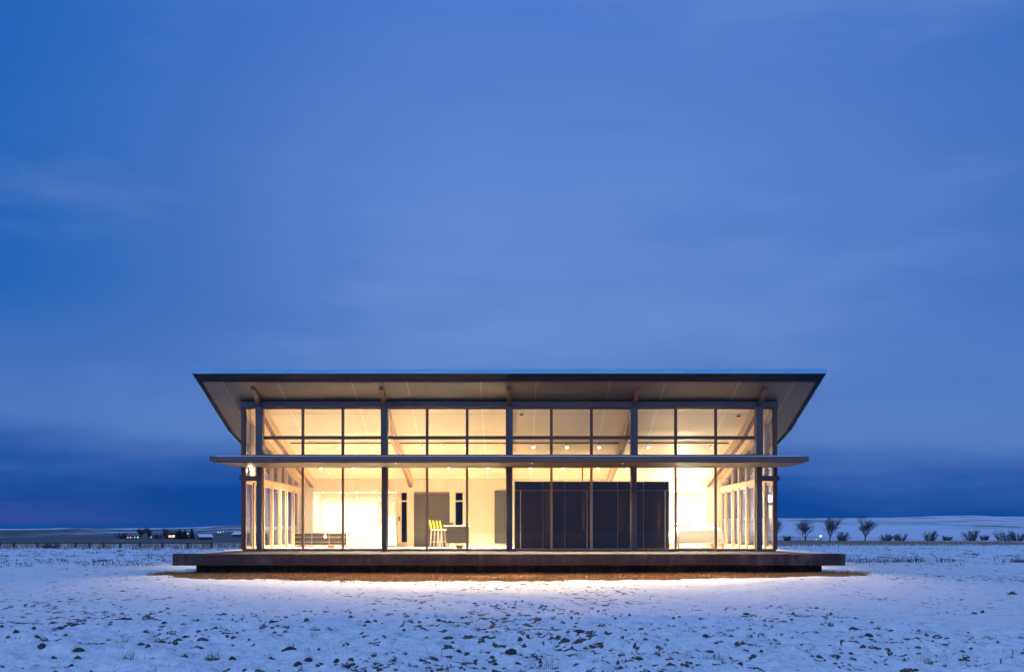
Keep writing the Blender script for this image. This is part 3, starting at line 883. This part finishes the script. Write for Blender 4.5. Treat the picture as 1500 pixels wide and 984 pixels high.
q = MB().add(vs, fs).build('quilt', M['linen'], t, smooth=True)
sm = q.modifiers.new('thickness', 'SOLIDIFY'); sm.thickness = 0.03
for y in (1.45,):
    for x in (-0.38, 0.38):
        MB().box(x - 0.30, x + 0.30, y - 0.2, y + 0.2, 0.72, 0.86).build('pillow', M['linen'], t, bevel=0.06, smooth=True)
# glowing floor lamp at the right end of the core
t = thing('floor_lamp', 'bright white floor lamp behind the right end of the dark core', 'lamp', (HX + at(1000, 6.6), HY + 6.6, FZ))
MB().lathe([(0.13, 0), (0.13, 0.02), (0.015, 0.03)], n=16).build('base', M['white'], t)
MB().tube([(0, 0, 0.03), (0, 0, 1.05)], 0.012, 8).build('stem', M['white'], t)
MB().lathe([(0.13, 1.05), (0.15, 1.10), (0.15, 1.45), (0.13, 1.50)], n=18).build('lamp_shade', M['bulb_soft'], t)
L = bpy.data.lights.new('floor_bulb', 'POINT'); L.energy = 170; L.color = (1, 0.88, 0.68); L.shadow_soft_size = 0.12
lo = bpy.data.objects.new('floor_bulb', L); COL.objects.link(lo); lo.parent = t; lo.location = (0, -0.1, 1.75)


# ------------------------------------------------------------------ the field: clods, tufts, stubble
def pix_ground(px, py):
    D = FPX * CAM_Z / (py - 780.0)
    return (px - 750.0) * D / FPX, D


ZL = [(235,218,35,12),(310,228,90,14),(105,240,70,12),(50,238,20,8),(8,238,16,8),(368,213,30,10),(265,250,40,12),(545,220,30,12),(570,222,20,8),(630,212,30,7),(705,210,30,8),(795,215,35,12),(690,230,45,14),(722,237,25,10),(805,243,25,10),(640,255,20,22),(755,258,40,14),(150,273,18,8),(70,296,25,8),(48,282,14,8),(185,346,36,22),(200,308,24,9),(350,308,28,12),(390,342,46,14),(345,358,36,10),(342,374,24,9),(235,374,22,16),(315,424,60,24),(620,334,30,14),(650,346,20,9),(785,298,36,18),(815,295,24,9),(700,308,40,8),(770,326,24,14),(812,365,24,9),(870,342,50,16),(890,300,40,12),(932,372,50,24),(990,260,26,12),(905,265,20,10),(1275,345,66,28),(1190,372,50,18),(1345,292,28,12),(1347,228,28,20),(1160,246,30,12),(1195,228,30,12),(1220,245,20,10),(1400,348,14,16),(1480,400,20,12),(1310,396,28,14),(1355,386,30,10),(670,370,50,18),(840,400,50,20),(1020,380,26,20),(1225,418,16,10)]
ZM = [(40,200,16,8),(85,228,26,12),(117,234,24,8),(148,222,16,8),(180,241,16,8),(275,228,18,12),(300,226,28,14),(345,230,18,8),(428,224,20,12),(475,240,14,8),(548,206,20,10),(275,287,14,8),(375,275,36,10),(22,325,26,14),(578,264,34,14),(517,283,32,10),(490,318,18,18),(455,334,30,12),(640,284,16,10),(785,310,18,16),(805,325,14,10),(848,273,16,10),(748,362,50,22),(662,367,22,18),(680,395,40,26),(775,395,30,18),(626,420,26,12),(515,360,26,8),(552,364,24,8),(225,369,28,12),(42,402,24,16),(395,398,46,12),(1232,187,36,16),(1204,210,14,10),(1266,210,12,8),(937,200,14,10),(1012,207,12,8),(1140,223,16,10),(1010,352,46,18),(1390,395,30,16),(1298,387,14,14),(1150,394,18,10),(1215,424,16,10),(1460,215,16,8),(1463,295,14,8),(997,272,20,10),(1045,272,50,8),(1092,276,14,8),(1445,430,40,14)]
ZR = [(280,178,28,14),(120,202,14,9),(485,178,14,8),(650,176,14,7),(388,208,30,10),(650,238,20,14),(502,215,12,8),(60,293,24,12),(30,258,40,12),(100,315,30,14),(345,357,14,16),(240,380,24,12),(283,384,34,14),(253,426,24,16),(815,268,36,22),(820,285,24,12),(915,246,34,14),(1120,274,44,12),(670,362,50,26),(700,350,40,20),(740,354,30,14),(792,344,28,18),(545,355,30,12),(600,388,40,12),(975,386,20,18),(1270,340,36,16),(1080,318,60,16),(955,310,30,12),(1450,84,40,14),(1280,163,20,10),(1162,160,14,8),(1318,162,14,7),(1385,308,22,10),(1410,425,34,16),(1255,240,16,9),(1010,240,10,8)]
CL = [(x / 3, 840 + y / 3, w / 3, h / 3) for x, y, w, h in ZL] + [(500 + x / 3, 840 + y / 3, w / 3, h / 3) for x, y, w, h in ZM] + [(1000 + x / 3, 840 + y / 3, w / 3, h / 3) for x, y, w, h in ZR]


def lump_mesh(seed):
    r = random.Random(seed)
    n, m = 14, 8
    vs = []; fs = []
    ph = [r.uniform(0, 6.28) for _ in range(8)]
    for j in range(m):
        el = math.pi / 2 * (j / (m - 1)) * 1.0
        for i in range(n):
            a = 2 * math.pi * i / n
            q = 1 + 0.22 * math.sin(2 * a + ph[0]) + 0.16 * math.sin(3 * a + ph[1]) + 0.12 * math.sin(5 * a + ph[2] + el * 3) + r.uniform(-0.12, 0.12)
            rr_ = math.cos(el) * q
            vs.append((rr_ * math.cos(a), rr_ * math.sin(a), math.sin(el) * (1 + 0.25 * math.sin(a * 2 + ph[3]) + r.uniform(-0.12, 0.12)) - 0.12))
    for j in range(m - 1):
        for i in range(n): fs.append((j * n + i, j * n + (i + 1) % n, (j + 1) * n + (i + 1) % n, (j + 1) * n + i))
    fs.append(tuple((m - 1) * n + i for i in range(n)))
    me = bpy.data.meshes.new('soil_clod'); me.from_pydata(vs, [], fs); me.update()
    me.materials.append(M['soil'])
    for p in me.polygons: p.use_smooth = r.random() < 0.6
    return me


LUMPS = [lump_mesh(k) for k in range(7)]
CLOD_LABEL = 'dark clod of soil poking through the lumpy snow'
for px, py, w, h in CL:
    x, y = pix_ground(px, py + h * 0.4)
    s = w * y / FPX / 2 * 1.0
    hh = max(h * y / FPX * 0.85, 0.028)
    o = bpy.data.objects.new('soil_clod', LUMPS[rnd.randrange(7)]); COL.objects.link(o)
    o.location = (x, y, ground(x, y) - 0.12 * hh)
    o.scale = (s * 1.1, s * rnd.uniform(0.55, 1.0), hh * rnd.uniform(0.8, 1.15)); o.rotation_euler = (0, 0, rnd.uniform(-0.4, 0.4))
    tag(o, CLOD_LABEL, 'clod', 'soil clods in the snow')


def blades(pts, h, w, lean, mat, name, per=5, hv=0.5, kind='stuff', spread=0.05):
    """clumps of tapering grass blades, numpy built"""
    r = np.random.default_rng(len(pts) * 7 + per)
    pts = np.asarray(pts, float)
    P = np.repeat(pts, per, 0); n = len(P)
    P = P + np.concatenate([r.normal(0, spread, (n, 2)), np.zeros((n, 1))], 1)
    a = r.uniform(0, 2 * np.pi, n); hh = h * (1 - hv + 2 * hv * r.random(n)); ln = lean * hh * r.random(n)
    d = np.stack([np.cos(a), np.sin(a), 0 * a], 1); b = r.uniform(0, 2 * np.pi, n); sdv = np.stack([np.cos(b), np.sin(b), 0 * b], 1)
    up = np.stack([0 * a, 0 * a, np.ones(n)], 1)
    v0 = P - sdv * (w / 2) - up * 0.02; v1 = P + sdv * (w / 2) - up * 0.02
    mid = P + d * (ln * 0.35)[:, None] + up * (hh * 0.6)[:, None]
    v2 = mid + sdv * (w * 0.35); v3 = mid - sdv * (w * 0.35)
    tip = P + d * ln[:, None] + up * hh[:, None]
    v4 = tip + sdv * w * 0.06; v5 = tip - sdv * w * 0.06
    V = np.stack([v0, v1, v2, v3, v4, v5], 1).reshape(-1, 3)
    i = np.arange(n)[:, None] * 6
    Q = np.concatenate([i + np.array([[0, 1, 2, 3]]), i + np.array([[3, 2, 4, 5]])], 0)
    o = np_mesh(name, V, Q, mat, False)
    if kind: tag(o, kind=kind)
    return o


rng = np.random.default_rng(5)


# crumbs of soil too many and too small to count
r_ = np.random.default_rng(77)
n = 5200
Y = 6.8 + 7.5 * r_.random(n) ** 1.2; X = (r_.random(n) * 2 - 1) * (0.6 * Y + 1.5)
keep = (fbm(X / 1.1, Y / 0.9, 3, 211) + 0.35 * (r_.random(n) - 0.5)) > (0.02 + 0.30 * sst(Y, 10.5, 14.0))
X, Y = X[keep], Y[keep]
vs_ = [np.array([v.co[:] for v in m_.vertices]) for m_ in LUMPS[:3]]
fs_ = [[tuple(p_.vertices) for p_ in m_.polygons if len(p_.vertices) == 4] for m_ in LUMPS[:3]]
VV, QQ, off = [], [], 0
zz_ = zat(X, Y)
for k in range(len(X)):
    q_ = k % 3; s_ = 0.008 + 0.026 * r_.random() ** 2.2
    a_ = r_.uniform(0, 6.28); c_, d_ = math.cos(a_), math.sin(a_)
    v_ = vs_[q_] * np.array([s_, s_ * 0.8, s_ * 0.75])
    VV.append(np.stack([v_[:, 0] * c_ - v_[:, 1] * d_ + X[k], v_[:, 0] * d_ + v_[:, 1] * c_ + Y[k], v_[:, 2] + zz_[k]], 1))
    QQ.append(np.array(fs_[q_]) + off); off += len(v_)
tag(np_mesh('soil_crumbs', np.concatenate(VV), np.concatenate(QQ), M['soil'], False), kind='stuff')

# tufts one can pick out in the foreground
TUFTS = [(540/3, 840+322/3, .13, 'tan_grass', 'small tan tuft of dry grass standing in the snow at left'),
         (570/3, 840+405/3, .14, 'stubble', 'dark ragged weed tuft near the lower left of the snow field'),
         (932/3, 840+378/3, .10, 'stubble', 'flattened dark grass tuft right of the ragged weed'),
         (500+1408/3, 840+358/3, .15, 'tan_grass', 'fan of tan dry stems standing in the snow right of centre'),
         (500+1085/3, 840+362/3, .10, 'tan_grass', 'short tan wisp beside a dark clod right of centre'),
         (500+890/3, 840+425/3, .16, 'stubble', 'upright dark weed at the bottom edge near the centre'),
         (1000+130/3, 840+402/3, .13, 'stubble', 'spiky dark tuft low in the snow at right of centre'),
         (1000+1060/3, 840+390/3, .12, 'tan_grass', 'rounded grey tan tuft in the snow at lower right'),
         (1000+190/3, 840+290/3, .26, 'tan_grass', 'tall thin dry stalks rising from the snow right of centre'),
         (1000+420/3, 840+385/3, .14, 'tan_grass', 'pair of thin bent stalks in the snow at lower right'),
         (1000+1165/3, 840+365/3, .18, 'tan_grass', 'loose dry stalks near the lower right corner'),
         (105/3, 840+320/3, .22, 'tan_grass', 'thin leaning stalks at the far left of the snow'),
         (500+380/3, 840+385/3, .16, 'tan_grass', 'spreading dry stems low in the snow at centre left'),
         (1450/3, 840+350/3, .18, 'tan_grass', 'crossed dry stems at left of centre in the snow')]
for k, (px, py, h, m, lab) in enumerate(TUFTS):
    x, y = pix_ground(px, py)
    n = 36 if 'stalk' not in lab and 'stems' not in lab else 9
    pts = np.stack([x + rng.normal(0, .05, n), y + rng.normal(0, .04, n), np.zeros(n)], 1)
    pts[:, 2] = zat(pts[:, 0], pts[:, 1])
    o = blades(pts, h * 0.55, 0.0035, 2.2, M[m], 'grass_tuft', 1, 0.5, None, 0.01)
    tag(o, lab, 'grass tuft', 'grass tufts in the snow')

# small stubble all over the near snow
n = 160
Y = 7.0 + 18 * rng.random(n) ** 1.3; X = (rng.random(n) * 2 - 1) * (0.6 * Y + 2)
keep = (near(X, Y)[2] < 0.3)
X, Y = X[keep], Y[keep]
blades(np.stack([X, Y, zat(X, Y)], 1), 0.028, 0.007, 0.9, M['stubble'], 'field_stubble', 3, 0.6, 'stuff', 0.03)
# mown stubble in the field beside and behind the house
n = 8000
Y = 30 + 50 * rng.random(n) ** 1.1; X = (rng.random(n) * 2 - 1) * (0.6 * Y + 4)
keep = (Y < edge_y(X)) & ~((np.abs(X) < 9.3) & (Y < 40)) & (fbm(X / 4, Y / 4, 3, 91) > -0.15)
keep &= (rng.random(n) < np.where(X < 0, 1.0, 0.32)) & (Y > 31 + 3 * fbm(X / 3, Y / 3, 2, 12))
X, Y = X[keep], Y[keep]
blades(np.stack([X, Y, zat(X, Y)], 1), 0.050, 0.022, 0.9, M['stubble'], 'mown_stubble', 4, 0.6, 'stuff', 0.06)
# a weedy line in the snow to the right of the house
n = 140
X = 11 + 16 * rng.random(n); Y = 35.5 - 0.12 * (X - 11) + rng.normal(0, 0.25, n)
keep = fbm(X / 1.2, Y / 5, 2, 33) > 0.0
X, Y = X[keep], Y[keep]
blades(np.stack([X, Y, zat(X, Y)], 1), 0.15, 0.02, 0.8, M['stubble'], 'weed_line', 7, 0.6, 'stuff', 0.12)
# tall dry grass along the far edge of the field
n = 9000
X = (rng.random(n) * 2 - 1) * 85; Y = edge_y(X) + 42 * rng.random(n) ** 1.4
keep = (np.abs(X) < 0.62 * Y + 5) & (fbm(X / 6, Y / 9, 3, 19) > -0.2)
X, Y = X[keep], Y[keep]
blades(np.stack([X, Y, T(X, Y)], 1), 0.26, 0.035, 0.6, M['tan_grass'], 'tall_dry_grass', 4, 0.6, 'stuff', 0.2)
# turf left bare under the edge of the platform
n = 26000
X = (rng.random(n) * 2 - 1) * 9.3 - 0.1; Y = 20.3 + 5.4 * rng.random(n)
g = near(X, Y)[2]
keep = (g > 0.35) & ~((np.abs(X - HX) < 8.15) & (Y > HY - 3.05))
X, Y = X[keep], Y[keep]
blades(np.stack([X, Y, zat(X, Y)], 1), 0.045, 0.008, 0.9, M['brown_grass'], 'bare_turf', 3, 0.5, 'stuff', 0.03)


# ------------------------------------------------------------------ far things
def far_pt(px, D):
    X = (px - 750.0) * D / FPX
    return X, D, float(T(np.array([X]), np.array([D]))[0])


def bare_tree(loc, h, spread, seed, label, lean=0.0, trunk_r=0.22, group='bare trees beyond the field'):
    r = random.Random(seed)
    t = thing('bare_tree', label, 'tree', loc, 0, group)
    tr = MB(); cr = MB()
    def grow(p, d, L, rad, lev):
        pts = [p]; q = p.copy(); dd = d.copy(); rs = [rad]
        ns = 3 if lev < 3 else 2
        for k in range(ns):
            dd = (dd + Vector((r.uniform(-1, 1), r.uniform(-1, 1), r.uniform(-0.5, 0.7))) * (0.16 + 0.05 * lev)).normalized()
            q = q + dd * (L / ns); pts.append(q.copy()); rs.append(max(rad * (1 - 0.42 * (k + 1) / ns), 0.012))
        (tr if lev < 2 else cr).tube(pts, rs, 6 if lev < 2 else 3, False)
        if lev >= 5: return
        nb = (7, 5, 4, 4, 3)[lev]
        for k in range(nb):
            f = 0.14 + 0.86 * (k + 1) / nb if lev == 0 else 0.25 + 0.75 * (k + r.random()) / nb
            i = min(int(f * ns), ns - 1); pp = Vector(pts[i]).lerp(Vector(pts[i + 1]), min(1, f * ns - i))
            a = r.uniform(0, 6.28); tilt = r.uniform(0.55, 1.40) * spread
            side = Vector((math.cos(a), math.sin(a), 0.0))
            nd = (dd * math.cos(tilt) + side * math.sin(tilt) + Vector((0, 0, 0.30))).normalized()
            grow(pp, nd, L * r.uniform(0.55, 0.95), max(rs[min(i + 1, ns)] * 0.62, 0.016), lev + 1)
    grow(Vector((0, 0, -0.2)), Vector((lean, 0, 1)).normalized(), h * 0.30, trunk_r, 0)
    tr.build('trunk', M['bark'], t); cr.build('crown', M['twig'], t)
    return t


def bush(loc, h, w, seed, label, group='bushes beyond the field'):
    r = random.Random(seed)
    t = thing('bare_bush', label, 'bush', loc, 0, group)
    st = MB(); tw = MB()
    for k in range(26):
        a = r.uniform(0, 6.28); rad = w * 0.30 * math.sqrt(r.random())
        p = Vector((rad * math.cos(a), rad * math.sin(a), -0.1))
        d = Vector((math.cos(a) * r.uniform(0.1, 0.9), math.sin(a) * r.uniform(0.1, 0.9), 1.0)).normalized()
        L = h * r.uniform(0.6, 1.05)
        q = p + d * L * 0.5; e = q + (d + Vector((r.uniform(-.4, .4), r.uniform(-.4, .4), 0))).normalized() * L * 0.5
        st.tube([p, q, e], [0.05, 0.04, 0.02], 3, False)
        for m_ in range(34):
            f = r.uniform(0.0, 1.0); b = p.lerp(e, f)
            dd = Vector((r.uniform(-1, 1), r.uniform(-1, 1), r.uniform(-0.4, 0.9))).normalized()
            tw.tube([b, b + dd * L * r.uniform(0.15, 0.34)], [0.035, 0.018], 3, False)
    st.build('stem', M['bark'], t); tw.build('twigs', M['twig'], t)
    return t


def conifer(loc, h, w, seed, label):
    r = random.Random(seed)
    t = thing('conifer', label, 'tree', loc, 0, 'dark conifers by the farm')
    MB().tube([(0, 0, -0.2), (0, 0, h * 0.97)], [0.2, 0.02], 7).build('trunk', M['bark'], t)
    b = MB()
    for k in range(230):
        f = r.random() ** 0.8; z = h * (0.08 + 0.9 * f); L = w * 0.5 * (1.05 - f) * r.uniform(0.65, 1.15) + 0.1
        a = r.uniform(0, 6.28); d = Vector((math.cos(a), math.sin(a), -0.28)); sdv = Vector((-math.sin(a), math.cos(a), 0)) * L * 0.28
        p = Vector((0, 0, z)); q = p + d * L
        b.add([p, p.lerp(q, 0.6) + sdv, q, p.lerp(q, 0.6) - sdv, p.lerp(q, 0.6) + Vector((0, 0, 0.22))], [(0, 1, 4), (1, 2, 4), (2, 3, 4), (3, 0, 4), (0, 3, 2, 1)])
    b.build('crown', M['needles'], t)


bare_tree(far_pt(1135, 350), 11.2, 0.8, 11, 'bare tree half hidden behind the right corner of the house', 0.0)
bare_tree(far_pt(1180, 350), 11.2, 0.86, 23, 'bare broad tree left of the far green light', -0.05)
bare_tree(far_pt(1215, 350), 11.5, 0.62, 37, 'bare upright tree just right of the far green light', 0.05)
bare_tree(far_pt(1266, 352), 11.4, 0.78, 52, 'bare tree leaning right, the rightmost of the tall trees', 0.16)
for k, (px, D, h, w, lab) in enumerate([(1152, 355, 2.2, 5, 'low dark bush at the foot of the broad bare tree'),
        (1234, 352, 3.6, 5, 'round bush close behind the upright bare tree'), (1298, 350, 2.8, 7, 'wide low bush right of the leaning tree'),
        (1319, 352, 3.2, 6, 'dense bush in the pair right of the leaning tree'), (1361, 350, 4.0, 6, 'lone round bush on the right edge of the field'),
        (1388, 360, 2.0, 4, 'tiny bush right of the lone round bush'), (1421, 355, 4.2, 6, 'taller round bush far right of the trees'),
        (1442, 365, 2.2, 4, 'small thin bush beside the taller round bush'), (1472, 350, 4.2, 8, 'wide dark bush near the right edge of the photo'),
        (1490, 352, 3.4, 6, 'last dark bush at the right edge of the photo')]):
    bush(far_pt(px, D), h, w, 100 + k, lab)
# left: farm with conifers, roofs and yard lights
for k, (px, D, h, w, lab) in enumerate([(263, 420, 4.6, 4.0, 'leftmost dark conifer beside the orange farm light'), (271, 425, 4.2, 3.8, 'dark conifer second from the orange farm light'),
        (281, 420, 4.8, 3.4, 'slim dark conifer left of the snowy shed roof'), (259, 430, 3.4, 3.0, 'small dark conifer touching the orange farm light')]):
    conifer(far_pt(px, D), h, w, 300 + k, lab)
bare_tree(far_pt(206, 430), 7.0, 0.85, 71, 'broad bare tree between two orange farm lights', 0.0, 0.2, 'bare trees around the farm')
bare_tree(far_pt(218, 432), 6.6, 0.8, 72, 'bare tree left of the single orange farm light', 0.0, 0.2, 'bare trees around the farm')
bare_tree(far_pt(242, 440), 6.4, 0.8, 73, 'bare tree between the orange light and the wide lit windows', 0.0, 0.2, 'bare trees around the farm')
bush(far_pt(180, 430), 3.2, 8, 131, 'dark bush under the pair of orange farm lights', 'bushes around the farm')
bush(far_pt(232, 430), 2.6, 9, 132, 'low wide bush under the farm trees', 'bushes around the farm')


def shed(px, D, w, d, h, pitch, label, lit=None, snow=True, rz=0.0):
    X, Y, Z = far_pt(px, D)
    t = thing('farm_shed', label, 'shed', (X, Y, Z - 0.2), rz)
    MB().box(-w / 2, w / 2, -d / 2, d / 2, 0, h).build('wall', M['barn'], t)
    r_ = MB()
    e = 0.3
    vs = [(-w / 2 - e, -d / 2 - e, h - 0.05), (w / 2 + e, -d / 2 - e, h - 0.05), (w / 2 + e, 0, h + pitch), (-w / 2 - e, 0, h + pitch), (-w / 2 - e, d / 2 + e, h - 0.05), (w / 2 + e, d / 2 + e, h - 0.05)]
    top = [(x, y, z + 0.18) for x, y, z in vs]
    r_.add(vs + top, [(6, 7, 8, 9), (9, 8, 11, 10), (1, 0, 3, 2), (2, 3, 4, 5), (0, 1, 7, 6), (4, 10, 11, 5), (0, 6, 9, 3), (3, 9, 10, 4), (1, 2, 8, 7), (2, 5, 11, 8)])
    r_.build('roof', M['roof_snow'] if snow else M['barn'], t)
    g = MB().add([(-w / 2, -d / 2, h), (-w / 2, d / 2, h), (-w / 2, 0, h + pitch - 0.1), (w / 2, -d / 2, h), (w / 2, d / 2, h), (w / 2, 0, h + pitch - 0.1)], [(0, 2, 1), (3, 4, 5), (0, 3, 5, 2), (1, 2, 5, 4)])
    g.build('gable', M['barn'], t)
    MB().box(-w * 0.18, w * 0.12, -d / 2 - 0.05, -d / 2 - 0.004, 0, h * 0.8).build('door', M['barn'], t)
    for (a, b, mat) in lit or []:
        MB().box(a, b, -d / 2 - 0.06, -d / 2 - 0.004, h * 0.35, h * 0.75).build('lit_window', M[mat], t)
    return t


shed(300, 400, 5.0, 5.0, 1.3, 1.1, 'dark shed with a snow covered roof right of the conifers', rz=0.5)
shed(256, 440, 6.5, 5, 2.2, 1.2, 'low dark farmhouse with a wide row of lit windows', [(-1.9, -0.5, 'farm_orange'), (-0.1, 1.2, 'farm_white'), (1.6, 2.4, 'farm_orange')], False)
shed(350, 470, 5, 4, 1.6, 1.0, 'small snow roofed shed far left of the house corner', rz=-0.4)


def yard_light(px, py, D, mat, size, label):
    X, Y, Z = far_pt(px, D)
    zt = CAM_Z + (780 - py) * D / FPX
    t = thing('yard_light', label, 'yard light', (X, Y, Z), 0, 'farm lights in the distance')
    MB().tube([(0, 0, -0.2), (0, 0, max(zt - Z, 0.6))], [0.09, 0.06], 6).build('pole', M['post'], t)
    r_ = size
    MB().lathe([(r_ * 0.5, -r_), (r_, -r_ * 0.35), (r_, r_ * 0.35), (r_ * 0.5, r_)], (0, -0.12, max(zt - Z, 0.6)), 10).build('lamp', M[mat], t, smooth=True)


yard_light(187.5, 789, 430, 'farm_orange', 0.24, 'orange farm light, left of the close pair')
yard_light(191.5, 789, 432, 'farm_orange', 0.24, 'orange farm light, right of the close pair')
yard_light(202, 790, 436, 'farm_green', 0.28, 'green farm light beside the orange pair')
yard_light(197.5, 792, 434, 'farm_white', 0.16, 'faint white farm light below the green one')
yard_light(221.5, 789, 440, 'farm_orange', 0.27, 'single orange light under the farm trees')
yard_light(275, 782.5, 900, 'farm_green', 0.45, 'green hillside light above the conifers')
yard_light(271.5, 783.5, 905, 'farm_white', 0.40, 'white hillside light above the conifers')
yard_light(323, 783.5, 950, 'farm_green', 0.45, 'green hillside light near the house corner')
yard_light(319.5, 784, 955, 'farm_white', 0.40, 'white hillside light near the house corner')
yard_light(327, 780, 1000, 'farm_green', 0.36, 'highest faint green light on the left hillside')
yard_light(1202, 785, 356, 'farm_yellow', 0.26, 'bright yellow green yard light between the right trees')
yard_light(1195.5, 790, 352, 'farm_green', 0.16, 'tiny green light left of the bright yard light')

# rail fence on the left at the far edge of the field
ft = thing('rail_fence', 'dark post and rail fence along the far left edge of the field', 'fence', (0, 0, 0))
fx = [(-12 + 21 * k) for k in range(10)]
D = 66.0
rails = MB()
prev = None
for px in [0, 20, 55, 111, 131, 152, 176, 205, 238, 275, 310]:
    X = (px - 750) * D / FPX; z = float(T(np.array([X]), np.array([D]))[0])
    MB().bar((X, D, z - 0.1), (X, D, z + 0.40), 0.12, 0.12).build('post', M['post'], ft)
    p = Vector((X, D - 0.08, z))
    if prev is not None:
        MB().bar(prev + Vector((0, 0, 0.36)), p + Vector((0, 0, 0.36)), 0.04, 0.07).build('rail', M['post'], ft)
    prev = p
bush(far_pt(75, 64), 0.42, 1.1, 141, 'dark squat bush in front of the rail fence', 'bushes along the rail fence')
